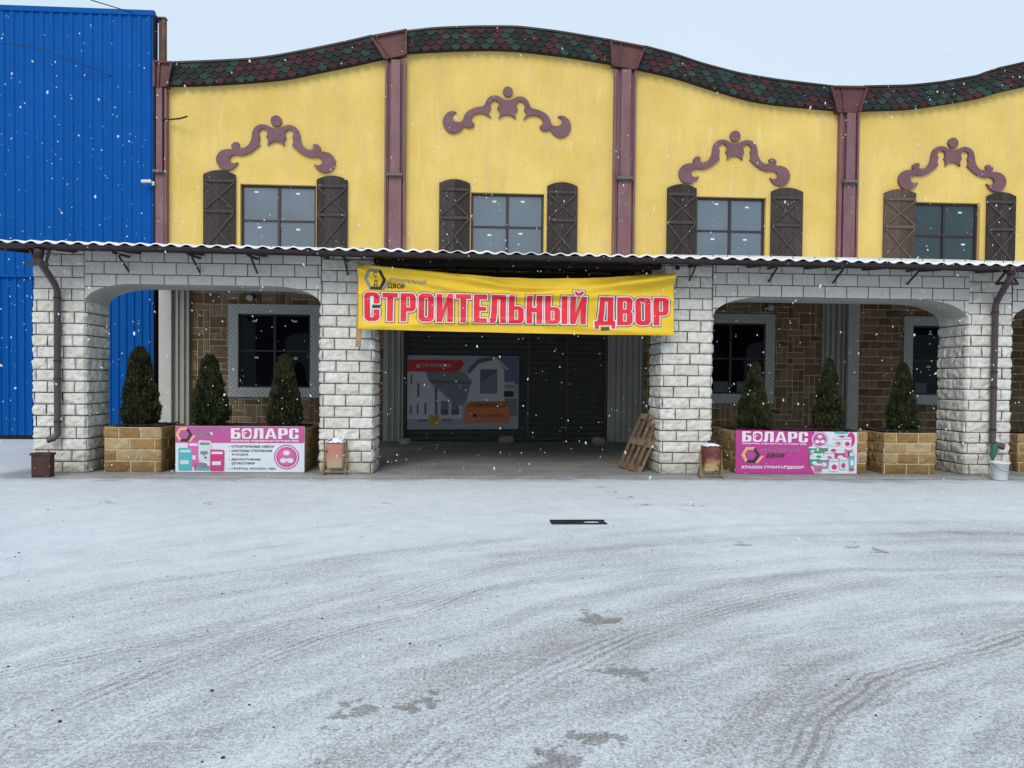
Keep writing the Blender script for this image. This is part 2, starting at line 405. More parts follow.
def offset_poly(p, d, hole):
    q = [p[0]]
    for a in p[1:]:
        if math.hypot(a[0]-q[-1][0], a[1]-q[-1][1]) > 1e-4: q.append(a)
    if math.hypot(q[0][0]-q[-1][0], q[0][1]-q[-1][1]) < 1e-4: q.pop()
    if area(q) < 0: q = q[::-1]
    sg = -1 if hole else 1; n = len(q); out = []
    for i in range(n):
        a, b, c = (Vector(q[i-1]), Vector(q[i]), Vector(q[(i+1) % n]))
        e1 = (b-a).normalized(); e2 = (c-b).normalized()
        n1 = Vector((e1.y, -e1.x)); n2 = Vector((e2.y, -e2.x)); m_ = n1+n2
        if m_.length < 1e-3: m_ = n1
        m_ = m_/max(.5, m_.dot(n1)) if m_.dot(n1) else n1
        out.append((b.x+m_.x*d*sg, b.y+m_.y*d*sg))
    return out

# ------------------------------------------------------------------ masonry skin round a rectangular body
def perim(x0, x1, y0, y1, r):
    segs = [((x0+r, y0), (x1-r, y0), (0, -1)), ((x1-r, y0+r), -90), ((x1, y0+r), (x1, y1-r), (1, 0)), ((x1-r, y1-r), 0),
            ((x1-r, y1), (x0+r, y1), (0, 1)), ((x0+r, y1-r), 90), ((x0, y1-r), (x0, y0+r), (-1, 0)), ((x0+r, y0+r), 180)]
    lens = [math.hypot(s[1][0]-s[0][0], s[1][1]-s[0][1]) if len(s) == 3 else r*math.pi/2 for s in segs]
    tot = sum(lens)
    def ev(s):
        s %= tot
        for sg, l in zip(segs, lens):
            if s <= l:
                t = s/l
                if len(sg) == 3: return (lerp(sg[0][0], sg[1][0], t), lerp(sg[0][1], sg[1][1], t), *sg[2])
                a = R(sg[1]+90*t); return (sg[0][0]+r*math.cos(a), sg[0][1]+r*math.sin(a), math.cos(a), math.sin(a))
            s -= l
        return (x0+r, y0, 0, -1)
    cor = []; k = 0
    for l in lens: cor.append(k); k += l
    return tot, ev, cor
def masonry(mb, x0, x1, y0, y1, z0, z1, ch, bl, j=.012, amp=.022, rough=.014, r=.05, ds=.045, seed=0, ampf=None, jit=.04):
    rnd = random.Random(seed)
    tot, ev, cor = perim(x0, x1, y0, y1, r)
    nc = max(1, round((z1-z0)/ch)); ch = (z1-z0)/nc; nb = max(4, round(tot/bl)); L = tot/nb
    for c in range(nc):
        js = sorted(((k+(.5 if c % 2 else 0))*L+rnd.uniform(-jit, jit)) % tot for k in range(nb))
        ss = set(round(x, 4) for x in cor); k = 0
        while k < tot: ss.add(round(k, 4)); k += ds
        ss = {x for x in ss if all(abs(x-q) > .02 for q in js)}
        for q in js:
            for o in (-j/2-.012, -j/2, j/2, j/2+.012): ss.add(round((q+o) % tot, 4))
        ss = sorted(ss)
        ns = len(ss)
        zs = [0, j/2, j/2+.010]+[lerp(j/2+.03, ch-j/2-.03, t/3) for t in range(4)]+[ch-j/2-.010, ch-j/2, ch]
        ids = [rnd.random() for _ in js]; outs = [rnd.uniform(-.4, .4) for _ in js]
        vs = []; base = z0+c*ch
        for dz in zs:
            for s in ss:
                d = min(min(abs(s-q), tot-abs(s-q)) for q in js); dd = min(d, dz, ch-dz)
                bi = 0
                for ii, q in enumerate(js):
                    if s >= q: bi = ii
                if s < js[0]: bi = len(js)-1
                x, y, nx, ny = ev(s)
                t = max(0, min(1, (dd-j/2)/.035))
                A = amp if ampf is None else amp*ampf(base+dz)
                RR = rough if ampf is None else rough*ampf(base+dz)
                h = 0
                if dd > j/2+1e-5:
                    h = A*(.35+.65*t**.6)*(1+outs[bi]*.5)+RR*noise.noise((x*9+seed, y*9, (base+dz)*11))*1.3+RR*.6*noise.noise((x*30, y*30+seed, (base+dz)*30))
                vs.append((x+nx*h, y+ny*h, base+dz))
        b = len(mb.v); mb.v += vs
        for i in range(len(zs)-1):
            for k in range(ns):
                k2 = (k+1) % ns
                mid = ss[k]+((ss[k2]-ss[k]) % tot)/2
                mor = min(min(abs(mid-q), tot-abs(mid-q)) for q in js) < j/2 or i in (0, len(zs)-2)
                bi = 0
                for ii, q in enumerate(js):
                    if mid >= q: bi = ii
                if mid < js[0]: bi = len(js)-1
                mb.f.append((b+i*ns+k, b+i*ns+k2, b+(i+1)*ns+k2, b+(i+1)*ns+k)); mb.t.append((ids[bi], 1.0 if mor else 0.0))
    # top cap
    n = len(mb.v); pts = [(x0, y0), (x1, y0), (x1, y1), (x0, y1)]
    mb.v += [(x, y, z1-.002) for x, y in pts]; mb.f.append((n, n+1, n+2, n+3)); mb.t.append((.5, 0))
#===PART2===
# ================================================================== GROUND
def ground_mat():
    m, nt, b = NT('snowy_asphalt')
    pos = worldpos(nt); s = node(nt, 'ShaderNodeSeparateXYZ', {0: pos})
    warp = node(nt, 'ShaderNodeTexNoise', {'Vector': pos, 'Scale': .55, 'Detail': 4}).outputs[1]
    pw = node(nt, 'ShaderNodeVectorMath', {0: pos, 1: node(nt, 'ShaderNodeVectorMath', {0: warp, 3: .55}, operation='SCALE').outputs[0]}, operation='ADD').outputs[0]
    def streak(cx, cy, fr, seed):
        d = node(nt, 'ShaderNodeVectorMath', {0: pw, 1: (cx, cy, 0)}, operation='SUBTRACT').outputs[0]
        q = node(nt, 'ShaderNodeSeparateXYZ', {0: d})
        r = mth(nt, 'SQRT', mth(nt, 'ADD', mth(nt, 'POWER', q.outputs[0], 2), mth(nt, 'POWER', q.outputs[1], 2)))
        a = mth(nt, 'ARCTAN2', q.outputs[1], q.outputs[0])
        v = node(nt, 'ShaderNodeCombineXYZ', {0: mth(nt, 'MULTIPLY', r, fr), 1: mth(nt, 'MULTIPLY', a, 1.6), 2: seed}).outputs[0]
        return r, noi(nt, 1.0, 4, v, .62)
    def pulse(r, c, w):
        return ramp(nt, mth(nt, 'ABSOLUTE', mth(nt, 'SUBTRACT', r, c)), w, 0.0, 0, 1)
    r1, s1 = streak(5.7, -5.3, 5.0, 1.0)
    r2, s2 = streak(5.06, .91, 4.6, 7.0)
    t1 = mth(nt, 'MAXIMUM', pulse(r1, 14.1, .22), mth(nt, 'MAXIMUM', pulse(r1, 13.4, .3), pulse(r1, 14.9, .12)))
    t2 = mth(nt, 'MAXIMUM', pulse(r2, 5.9, .28), mth(nt, 'MAXIMUM', pulse(r2, 5.45, .16), mth(nt, 'MAXIMUM', pulse(r2, 4.5, .4), pulse(r2, 3.3, .5))))
    tread = mth(nt, 'MAXIMUM', mth(nt, 'MULTIPLY', mth(nt, 'MAXIMUM', pulse(r1, 13.75, .30), mth(nt, 'MAXIMUM', pulse(r1, 12.6, .2), pulse(r1, 15.6, .16))), ramp(nt, mth(nt, 'SINE', mth(nt, 'MULTIPLY', r1, 110)), -.2, .6)),
                mth(nt, 'MULTIPLY', mth(nt, 'MAXIMUM', pulse(r2, 5.6, .22), mth(nt, 'MAXIMUM', pulse(r2, 4.25, .22), mth(nt, 'MAXIMUM', pulse(r2, 7.0, .18), pulse(r2, 7.4, .16)))), ramp(nt, mth(nt, 'SINE', mth(nt, 'MULTIPLY', r2, 110)), -.2, .6)))
    edge = mth(nt, 'ADD', ramp(nt, noi(nt, 1.2, 3, pos), .3, .7, -.0, 1.1), 0.0)
    tr = mth(nt, 'MULTIPLY', mth(nt, 'MAXIMUM', t1, t2), edge)
    near = ramp(nt, s.outputs[1], 4.0, 9.2, 0, 1)
    inner = ramp(nt, r2, 8.6, 5.8, 0, .55)
    far = mth(nt, 'MULTIPLY', near, mth(nt, 'SUBTRACT', 1.0, inner))
    big = ramp(nt, noi(nt, .45, 4, pw), .35, .65, -.10, .10)
    stk = mth(nt, 'ADD', mth(nt, 'MULTIPLY', mth(nt, 'SUBTRACT', s1, .5), .5), mth(nt, 'MULTIPLY', mth(nt, 'SUBTRACT', s2, .5), .6))
    cov = mth(nt, 'ADD', mth(nt, 'ADD', .535, mth(nt, 'MULTIPLY', far, .27)), mth(nt, 'ADD', big, mth(nt, 'MULTIPLY', stk, mth(nt, 'SUBTRACT', 1.15, mth(nt, 'MULTIPLY', far, .75)))))
    cov = mth(nt, 'SUBTRACT', cov, mth(nt, 'ADD', mth(nt, 'MULTIPLY', tr, .16), mth(nt, 'MULTIPLY', mth(nt, 'MULTIPLY', tread, edge), .30)))
    # bare strip along the paving in front of the arcade
    el = mth(nt, 'ADD', s.outputs[1], ramp(nt, noi(nt, 1.6, 6, pos, .65), .2, .8, -.45, .45))
    bare = ramp(nt, el, 11.9, 12.6, 0, .62)
    bare = mth(nt, 'MULTIPLY', bare, ramp(nt, s.outputs[0], -7.9, -7.3, 0, 1))
    cov = mth(nt, 'SUBTRACT', cov, bare)
    f1 = mth(nt, 'ADD', mth(nt, 'MULTIPLY', noi(nt, 62, 3, pos, .7), .62), mth(nt, 'MULTIPLY', noi(nt, 150, 2, pos, .7), .38)); f2 = noi(nt, 24, 5, pos, .75)
    fine = mth(nt, 'ADD', mth(nt, 'MULTIPLY', f1, .72), mth(nt, 'MULTIPLY', f2, .28))
    sn = ramp(nt, mth(nt, 'ADD', cov, mth(nt, 'MULTIPLY', mth(nt, 'SUBTRACT', fine, .5), 3.9)), .16, .70)
    snc = mixc(nt, ramp(nt, noi(nt, 3.5, 6, pos, .6), .3, .7), (.60, .63, .67), (.71, .735, .77))
    asp = mixc(nt, ramp(nt, noi(nt, 70, 3, pos, .7), .3, .7), (.19, .187, .185), (.36, .36, .365))
    asp = mixc(nt, ramp(nt, noi(nt, 1.1, 5, pw), .5, .7, 0, .45), asp, (.27, .225, .19))
    asp = mixc(nt, mth(nt, 'MULTIPLY', mth(nt, 'MAXIMUM', tr, tread), .5), asp, (.22, .185, .165))
    spn = noi(nt, 9, 5, pos, .6)
    spots = None
    for (px, py, rr_) in ((356, 711, .13), (408, 703, .10), (600, 620, .22), (628, 672, .14), (590, 741, .12), (558, 762, .20), (610, 492, .10), (600, 487, .07), (628, 498, .09), (645, 505, .07), (690, 505, .06), (742, 545, .05), (860, 548, .06), (880, 552, .06), (878, 550, .05), (385, 504, .05), (108, 502, .06), (210, 503, .05)):
        c = G(px, py)
        d = node(nt, 'ShaderNodeVectorMath', {0: pos, 1: tuple(c)}, operation='DISTANCE').outputs['Value']
        v = ramp(nt, mth(nt, 'ADD', d, mth(nt, 'MULTIPLY', mth(nt, 'SUBTRACT', spn, .5), 1.2)), rr_*.62, rr_*.30, 0, .9)
        spots = v if spots is None else mth(nt, 'MAXIMUM', spots, v)
    base = mixc(nt, mth(nt, 'MULTIPLY', sn, mth(nt, 'SUBTRACT', 1.0, mth(nt, 'MULTIPLY', spots, .0))), asp, snc)
    base = mixc(nt, mth(nt, 'MULTIPLY', spots, ramp(nt, f1, .44, .52, .0, .9)), base, (.13, .11, .085))
    # thin straight line of packed snow
    a_, b_ = G(20, 742), G(560, 741)
    ln = ramp(nt, mth(nt, 'ABSOLUTE', mth(nt, 'SUBTRACT', mth(nt, 'ADD', s.outputs[1], mth(nt, 'MULTIPLY', s.outputs[0], -(b_.y-a_.y)/(b_.x-a_.x))), a_.y-(b_.y-a_.y)/(b_.x-a_.x)*a_.x)), .02, .006, 0, .6)
    ln = mth(nt, 'MULTIPLY', ln, ramp(nt, noi(nt, 5, 4, pos), .42, .58))
    ln = mth(nt, 'MULTIPLY', ln, ramp(nt, f1, .4, .6, .2, 1))
    ln = mth(nt, 'MULTIPLY', ln, ramp(nt, s.outputs[0], .35, .0, 0, 1))
    base = mixc(nt, ln, base, (.74, .76, .78))
    nt.links.new(base, b.inputs['Base Color'])
    b.inputs['Roughness'].default_value = .75; b.inputs['Specular IOR Level'].default_value = .25
    h = mth(nt, 'ADD', mth(nt, 'MULTIPLY', sn, .5), mth(nt, 'MULTIPLY', f1, .6))
    bn = node(nt, 'ShaderNodeBump', {'Strength': .45, 'Distance': .012, 'Height': h}); nt.links.new(bn.outputs[0], b.inputs['Normal'])
    return m
MAT['ground'] = ground_mat()
g = MB()
xs = [-400, -60, -20, 20, 60, 400]; ys = [-300, -40, 0, 20, 60, 600]
for i in range(5):
    for j in range(5):
        g.add([(xs[i], ys[j], 0), (xs[i+1], ys[j], 0), (xs[i+1], ys[j+1], 0), (xs[i], ys[j+1], 0)], [(0, 1, 2, 3)])
tag(g.build('ground', 'ground'), kind='structure')

def paving_mat():
    m, nt, b = NT('wet_paving')
    pos = worldpos(nt)
    col = mixc(nt, ramp(nt, noi(nt, 1.4, 6, pos, .6), .35, .65), (.25, .25, .24), (.37, .365, .35))
    col = mixc(nt, ramp(nt, noi(nt, 40, 4, pos, .7), .35, .65, 0, .4), col, (.13, .125, .12))
    s = node(nt, 'ShaderNodeSeparateXYZ', {0: pos})
    e = mth(nt, 'ADD', s.outputs[1], ramp(nt, noi(nt, 2.2, 6, pos, .65), .2, .8, -.45, .45))
    sn = mth(nt, 'MULTIPLY', ramp(nt, e, 12.95, 12.35, 0, .85), ramp(nt, noi(nt, 22, 5, pos, .7), .42, .58))
    col = mixc(nt, sn, col, (.62, .65, .69))
    nt.links.new(col, b.inputs['Base Color']); b.inputs['Roughness'].default_value = .6
    bn = node(nt, 'ShaderNodeBump', {'Strength': .4, 'Distance': .01, 'Height': noi(nt, 30, 5, pos, .65)}); nt.links.new(bn.outputs[0], b.inputs['Normal'])
    return m
MAT['paving'] = paving_mat()
XL = P(33, 400, YA).x            # outer left face of the arcade
XR = 24.5
top = [(XL-.1+i*.25, 12.40+.10*noise.noise((i*.35, 0, 0))+.05*noise.noise((i*1.3, 3, 0))) for i in range(int((XR-XL)/.25)+2)]
g = MB(); n = len(top)
g.add([(x, y, .005) for x, y in top]+[(x, YB-.05, .005) for x, y in top], [(i, i+1, n+i+1, n+i) for i in range(n-1)])
tag(g.build('pavement', 'paving'), kind='structure')

# ================================================================== MAIN BUILDING
bld = thing('shop_building', (3, YB, 0), 'long yellow plastered shop building with a wavy shingled roof edge, plum pilasters and shuttered windows', 'building')
YP = YB-.14
ZC = 4.42      # height at which the canopy meets the wall
PX = [P(161, 150, YP).x, P(395, 150, YP).x, P(624, 150, YP).x, P(847, 150, YP).x]
PX += [PX[3]+6.0, PX[3]+12.0]
print('pilasters', [round(x, 2) for x in PX])
tops = [[(172.5, 62.5), (212, 61), (250, 59), (275, 56), (312, 49), (350, 41), (371, 36)],
        [(406, 31.4), (435, 28), (476, 26.5), (517, 26.5), (558, 31.4), (612, 40.5)],
        [(645, 46.5), (676, 54.6), (701.6, 63.5), (739.7, 73.6), (778, 80), (832, 86.3)],
        [(863, 86.4), (909, 85.5), (942, 82), (986, 74), (1024, 66.7)]]
bots = [[(167.5, 86), (200, 85.5), (250, 82.5), (287, 79), (325, 71), (357, 64.5), (385, 58)],
        [(406, 53), (448, 50.6), (489, 49.5), (522, 51), (571, 57), (613, 64)],
        [(636, 68.6), (676, 77.5), (714, 90), (752, 101), (778, 105), (838, 110.5)],
        [(858, 111), (909, 109.6), (953, 103.4), (986, 97.3), (1024, 90.3)]]
YT, YBOT = YB-.06, YB-.16        # shingle band: top edge, lower edge
T = [[(P(a, b, YT).x, P(a, b, YT).z) for a, b in q] for q in tops]
B = [[(P(a, b, YBOT).x, P(a, b, YBOT).z) for a, b in q] for q in bots]
dx = PX[3]-PX[0]
T[3] = T[3][:4]+[(x+dx, z) for x, z in T[0][4:]]; B[3] = B[3][:4]+[(x+dx, z) for x, z in B[0][4:]]
B = [[(x, z+.045) for x, z in q] for q in B]
T.append([(x+dx, z) for x, z in T[1]]); B.append([(x+dx, z) for x, z in B[1]])
def smooth_interp(pts, x):
    e = .25; return (interp(pts, x-e)+2*interp(pts, x)+interp(pts, x+e))/4 if pts[0][0]+e < x < pts[-1][0]-e else interp(pts, x)

WZ0 = 4.72
win_px = [((240, 316), 184.5), ((471, 544), 193), ((696.5, 766), 197), ((913, 979), 202.5)]
YW = YB+.14
wins = [(P(a, 215, YB).x, P(b, 215, YB).x, P((a+b)/2, t, YB).z) for (a, b), t in win_px]
wins[3] = (wins[3][0], wins[3][0]+1.86, wins[3][2])
wins.append((wins[1][0]+dx, wins[1][1]+dx, wins[1][2]))
print('wins', [[round(v, 2) for v in w] for w in wins])

for i in range(5):
    x0, x1 = PX[i]-.02, PX[i+1]-.02
    a, b, wt = wins[i]
    # yellow wall bay, with its window opening
    N = 24
    zt = lambda x: interp(B[i], x)+.12
    pts = [(x0, 4.3), (x1, 4.3)]+[(lerp(x1, x0, k/N), zt(lerp(x1, x0, k/N))) for k in range(N+1)]
    mb = MB(); mb.prism(pts, YB, YB+.35, holes=[[(a, WZ0), (a, wt), (b, wt), (b, WZ0)]])
    mb.build('wall', 'plaster', bld)
    # shingle band
    mb = MB(); xa, xb = T[i][0][0], T[i][-1][0]; ba, bb = B[i][0][0], B[i][-1][0]
    N = 40; vs = []; 
    for k in range(N+1):
        t = k/N; xt, xo = lerp(xa, xb, t), lerp(ba, bb, t)
        zt_, zb_ = smooth_interp(T[i], xt), smooth_interp(B[i], xo)
        vs += [(xt, YT, zt_), (xo, YBOT, zb_), (xo, YB+.02, zb_-.02), (xt, YB+.3, zt_-.02)]
    fs = []
    for k in range(N):
        q = 4*k
        for m_ in range(3): fs.append((q+m_, q+4+m_, q+5+m_, q+1+m_))
        fs.append((q+3, q+7, q+4, q))
    fs += [(0, 1, 2, 3), (4*N+3, 4*N+2, 4*N+1, 4*N)]
    mb.add(vs, fs, (.45, 0))
    rows = 4; wtile = .25; nt_ = int((bb-ba)/wtile)
    rnd = random.Random(i*11+3)
    nrm = Vector((0, -1, -(YBOT-YT)/-.55*0)).normalized()
    for r_ in range(rows):
        for k in range(-1, nt_+1):
            u = (k+.5+(.5 if r_ % 2 else 0))/nt_
            hw = .5/nt_
            if u-hw < -.002 or u+hw > 1.002:
                if u < 0 or u > 1: continue
                u = min(max(u, hw), 1-hw)
            def pt(uu, vv, lift):
                xt, xo = lerp(xa, xb, uu), lerp(ba, bb, uu)
                p = Vector((xt, YT, smooth_interp(T[i], xt))).lerp(Vector((xo, YBOT, smooth_interp(B[i], xo))), vv)
                return (p.x, p.y-lift, p.z-lift*.15)
            v0, v1 = (r_)/rows-.02, min((r_+1.25)/rows, 1.04)
            hg = v1-v0
            sh = [(u-hw, v0), (u+hw, v0), (u+hw, v0+hg*.58), (u+hw*.40, v1), (u-hw*.40, v1), (u-hw, v0+hg*.58)]
            lf = [.006, .006, .03, .038, .038, .03]
            vv = [pt(min(max(q[0], 0), 1), q[1], l) for q, l in zip(sh, lf)]+[pt(min(max(q[0], 0), 1), q[1], l-.02) for q, l in zip(sh, lf)]
            xw = vv[0][0]
            c = noise.noise((xw*1.3, r_*.7, 5.0))*.8+.5+rnd.uniform(-.42, .42)
            c = min(.99, max(0, c))
            mb.add(vv, [(0, 1, 2, 3, 4, 5), (2, 8, 9, 3), (3, 9, 10, 4), (4, 10, 11, 5), (1, 7, 8, 2), (5, 11, 6, 0)], (c, 0))
    mb.build('shingle_band', 'shingle', bld)
    mb = MB()                                        # metal drip strip along the very top
    ring = []
    for k in range(N+1):
        x = lerp(xa, xb, k/N); z = smooth_interp(T[i], x); ring.append((x, z))
    vs = []
    for x, z in ring: vs += [(x, YT-.05, z+.012), (x, YT-.05, z-.035), (x, YB+.3, z+.012), ]
    mb.add(vs, [f for k in range(N) for f in ((3*k, 3*k+3, 3*k+4, 3*k+1), (3*k, 3*k+2, 3*k+5, 3*k+3))])
    mb.build('ridge_strip', 'roofsheet', bld)

# pilasters with flared heads
heads = {0: [(154.5, 61), (172, 62), (167, 86), (154.5, 87)], 1: [(371, 36), (406, 29.5), (406, 54), (385, 59)],
         2: [(611, 40), (645, 46.5), (636, 69), (612.5, 65)], 3: [(831, 86), (867, 86.5), (859, 112), (838, 112)]}
sh_px = [(153, 169), (384.5, 406), (612.5, 635.5), (837, 859)]
for i in range(6):
    src = i if i < 4 else i-3
    off = 0 if i < 4 else dx
    hd = [P(a, b, YB-.22) for a, b in heads[src]]; hd = [(p.x+off, p.z) for p in hd]
    s0, s1 = P(sh_px[src][0], 150, YP if src < 2 else YB).x+off, P(sh_px[src][1], 150, YB if src < 2 else YP).x+off
    zb = min(hd[2][1], hd[3][1])
    mb = MB()
    mb.box(s0, s1, YP+.05, YB-.002, 4.3, zb)
    w = s1-s0
    for a in (0, 1):                                  # edge flanges
        xx = s0+.001 if a == 0 else s1-.056
        mb.chbox(xx, xx+.055, YP-.03, YP+.06, 4.3, zb, .006)
    zbr = P(395, 173, YP).z-.1*src if False else P((sh_px[src][0]+sh_px[src][1])/2, 172+src*3.4, YP).z
    mb.chbox(s0+w*.30, s1-w*.26, YP-.075, YP+.06, zbr, zb, .012)      # raised channel, upper length
    mb.chbox(s0+w*.22, s1-w*.18, YP-.05, YP+.06, 4.3, zbr, .012)
    mb.chbox(s0+w*.12, s0+w*.17, YP-.0, YP+.06, 4.3, zb, .004)
    pil = mb.build('pilaster', 'maroon', bld)
    mb = MB(); mb.prism(hd, YB-.20, YB+.0)
    p0, p1, p2, p3 = [Vector((p[0], YB-.23, p[1])) for p in hd]
    mb.bar(p0, p3, .05, .07); mb.bar(p1, p2, .05, .07); mb.bar(p0+Vector((0, -.005, -.02)), p1+Vector((0, -.005, -.02)), .045, .06)
    q0, q1 = p3.lerp(p2, .3), p3.lerp(p2, .72)
    mb.bar(p0.lerp(p1, .10 if src == 1 else .3)+Vector((0, .01, 0)), q0+Vector((0, .01, -.02)), .03, .05)
    mb.build('flared_head', 'headred', pil)
    mb = MB(); mb.chbox(s0+w*.14, s1-w*.14, YP-.17, YP-.0, zbr-.045, zbr+.02, .008)
    mb.build('shelf_bracket', 'lamp', pil)

# upper windows
def window(i, a, b, z0, z1, y, gm, name, fr=.06, mull=.05, par=bld, stick=True, grp=None):
    w = b-a; zc = (z0+z1)/2; xc = (a+b)/2
    mb = MB()
    for bx in ((a, a+fr, z0, z1), (b-fr, b, z0, z1), (a+fr, b-fr, z0, z0+fr), (a+fr, b-fr, z1-fr, z1)):
        mb.chbox(bx[0], bx[1], y-.03, y+.05, bx[2], bx[3], .006)
    mb.chbox(xc-mull/2-.01, xc+mull/2+.01, y-.036, y+.045, z0+fr, z1-fr, .006)
    mb.chbox(a+fr, xc-mull/2-.01, y-.028, y+.04, zc-mull/2, zc+mull/2, .006)
    mb.chbox(xc+mull/2+.01, b-fr, y-.028, y+.04, zc-mull/2, zc+mull/2, .006)
    f = mb.build(name, 'frame', par)
    rnd = random.Random(i*5+int(z0*10))
    for px_ in (0, 1):
        for pz in (0, 1):
            u0, u1 = (a+fr, xc-mull/2-.01) if px_ == 0 else (xc+mull/2+.01, b-fr)
            v0, v1 = (z0+fr, zc-mull/2) if pz == 0 else (zc+mull/2, z1-fr)
            tx, tz = rnd.uniform(-.004, .004), rnd.uniform(-.004, .004)
            g_ = MB(); g_.add([(u0, y+.01, v0), (u1, y+.01+tx, v0), (u1, y+.01+tx+tz, v1), (u0, y+.01+tz, v1)], [(0, 1, 2, 3)])
            g_.build('pane', gm, f)
            if stick and rnd.random() < .8:
                cx = (u0+u1)/2+rnd.uniform(-.12, .12); cz = v1-.10-rnd.uniform(0, .09)
                s_ = MB(); s_.box(cx-.05, cx+.05, y-.003, y+.0005, cz-.022, cz+.022); s_.build('paper_label', 'white', f)
    return f
for i, (a, b, wt) in enumerate(wins):
    window(i, a, b, WZ0, wt, YW, 'glass_up2' if i == 3 else 'glass_up', 'upper_window')

def shutter(x0, x1, zt, mat, seed, par=bld):
    mb = MB(); rnd = random.Random(seed); w = x1-x0; z0 = WZ0-.05; rise = .11
    n = 4; yb, yf = YB-.03, YB-.075
    for k in range(n):
        a, b = x0+w*k/n+.002, x0+w*(k+1)/n-.002
        f = lambda x: zt-rise*((x-(x0+x1)/2)/(w/2))**2
        pts = [(a, z0), (b, z0), (b, f(b)), ((a+b)/2, f((a+b)/2)), (a, f(a))]
        mb.prism(pts, yf, yb, tint=(rnd.random(), 0))
    zt2 = zt-.27; zm = (zt2+z0)/2+.18
    t = lambda: (rnd.random()*.5+1.1, 0)
    for z in (zt2, zm, z0+.12): mb.chbox(x0+.02, x1-.02, yf-.035, yf, z-.04, z+.04, .006, t())
    y = yf-.014
    for za, zb_ in ((zt2-.05, zm+.05), (zm-.05, z0+.17)):
        mb.bar((x0+.04, y, za), (x1-.04, y, zb_), .05, .026, tint=t())
        mb.bar((x0+.04, y-.006, zb_), (x1-.04, y-.006, za), .05, .026, tint=t())
    mb.box(x0+.1, x0+.13, YB-.03, YB+.001, zt2, zt2+.05); mb.box(x1-.13, x1-.1, YB-.03, YB+.001, zt2, zt2+.05)
    return mb.build('shutter', mat, par)
shp = [((203, 235.5), 170), ((316.5, 347.5), 175.5), ((439, 470), 179), ((547, 577.5), 182), ((667, 696.5), 184), ((771, 803), 187.5), ((884, 916), 189), ((987, 1016), 192)]
for k, ((a, b), t) in enumerate(shp):
    x0, x1, zt = P(a, 212, YB-.07).x, P(b, 212, YB-.07).x, P((a+b)/2, t, YB-.07).z
    o = shutter(x0, x1, zt, 'shutter_brown' if k == 6 else 'shutter', k)
    if k == 6: o['label'] = 'browner, more sun-bleached shutter'
    if k in (2, 3): shutter(x0+dx, x1+dx, zt, 'shutter', k+20)

# carved scrolls above the windows
def half_a():
    return [(507, 122), (530, 115), (550, 103), (575, 98), (600, 107), (616, 125), (623, 150), (626, 180), (636, 205), (655, 225), (678, 229), (690, 222), (684, 210), (685, 200), (697, 196), (712, 199), (722, 211), (723, 224), (716, 236), (745, 235), (775, 245), (793, 270), (797, 297), (787, 325), (768, 342), (745, 348), (717, 340), (699, 322), (690, 303), (705, 311), (722, 308), (732, 295), (731, 279), (718, 267), (700, 263), (684, 267), (660, 264), (630, 250), (605, 228), (592, 214), (583, 208), (590, 196), (590, 178), (584, 166), (592, 150), (591, 135), (580, 123), (568, 120), (555, 127), (548, 140), (550, 158), (557, 166), (546, 180), (545, 195), (548, 210), (535, 197), (520, 189), (507, 187)]
def half_b():
    return [(502, 172), (525, 166), (548, 151), (575, 147), (600, 155), (617, 175), (626, 198), (634, 209), (660, 213), (690, 222), (720, 240), (738, 265), (742, 288), (758, 300), (780, 300), (797, 290), (804, 270), (796, 255), (778, 247), (800, 241), (825, 249), (845, 270), (854, 300), (846, 330), (822, 355), (795, 362), (765, 353), (747, 337), (737, 318), (726, 326), (703, 329), (684, 320), (678, 304), (688, 300), (698, 291), (697, 270), (685, 256), (660, 245), (630, 247), (610, 256), (590, 270), (600, 255), (606, 238), (600, 227), (590, 219), (597, 207), (597, 190), (586, 176), (570, 170), (556, 177), (548, 190), (552, 207), (561, 214), (547, 230), (541, 245), (550, 270), (535, 257), (518, 250), (502, 248)]
def smooth_loop(pts, it=1):
    for _ in range(it):
        out = []
        n = len(pts)
        for i in range(n):
            a, b, c = Vector(pts[i-1]), Vector(pts[i]), Vector(pts[(i+1) % n])
            ang = (a-b).angle(c-b) if (a-b).length > 0 and (c-b).length > 0 else 3
            if ang < 1.5: out.append(tuple(b)); continue
            out += [tuple(b.lerp(a, .25)), tuple(b.lerp(c, .25))]
        pts = out
    return pts
def scroll(half, cxz, cz0, rot, x, z, sc_, ball, par=bld):
    vs_ = .92 if cxz == 507 else 1.0
    right = [((p[0]-cxz)*sc_, -(p[1]-cz0)*sc_*vs_) for p in half]
    left = [(-a, b) for a, b in reversed(right[1:-1])]
    loop = smooth_loop(right+left)
    circ = [(ball[1]*sc_*math.cos(2*math.pi*k/24), -(ball[0]-cz0)*sc_*vs_+ball[1]*sc_*math.sin(2*math.pi*k/24)) for k in range(24)]
    ca, sa = math.cos(rot), math.sin(rot)
    tr = lambda q: [(x+a*ca-b*sa, z+a*sa+b*ca) for a, b in q]
    mb = MB(); mb.prism(tr(loop), YB-.07, YB+.002); mb.prism(tr(circ), YB-.07, YB+.002)
    return mb.build('scroll_ornament', 'plum', par)
orn = [(276, 141, 'a', 0), (507.5, 109, 'b', -.012), (735, 155.5, 'a', 0), (953, 162, 'a', 0)]
SA = 1.045/5.295*20.1/769; SBb = 1.03/5.689*20.1/769
for k, (ox, oy, ty, rt) in enumerate(orn):
    p = P(ox, oy, YB-.06)
    def put(xo):
        if ty == 'a': scroll(half_a(), 507, 187, rt, p.x+xo, p.z-.005, SA, (79, 27))
        else: scroll(half_b(), 502, 210, rt, p.x+xo, p.z+.04, SBb, (124, 27))
    put(0)
    if k == 1: put(dx)

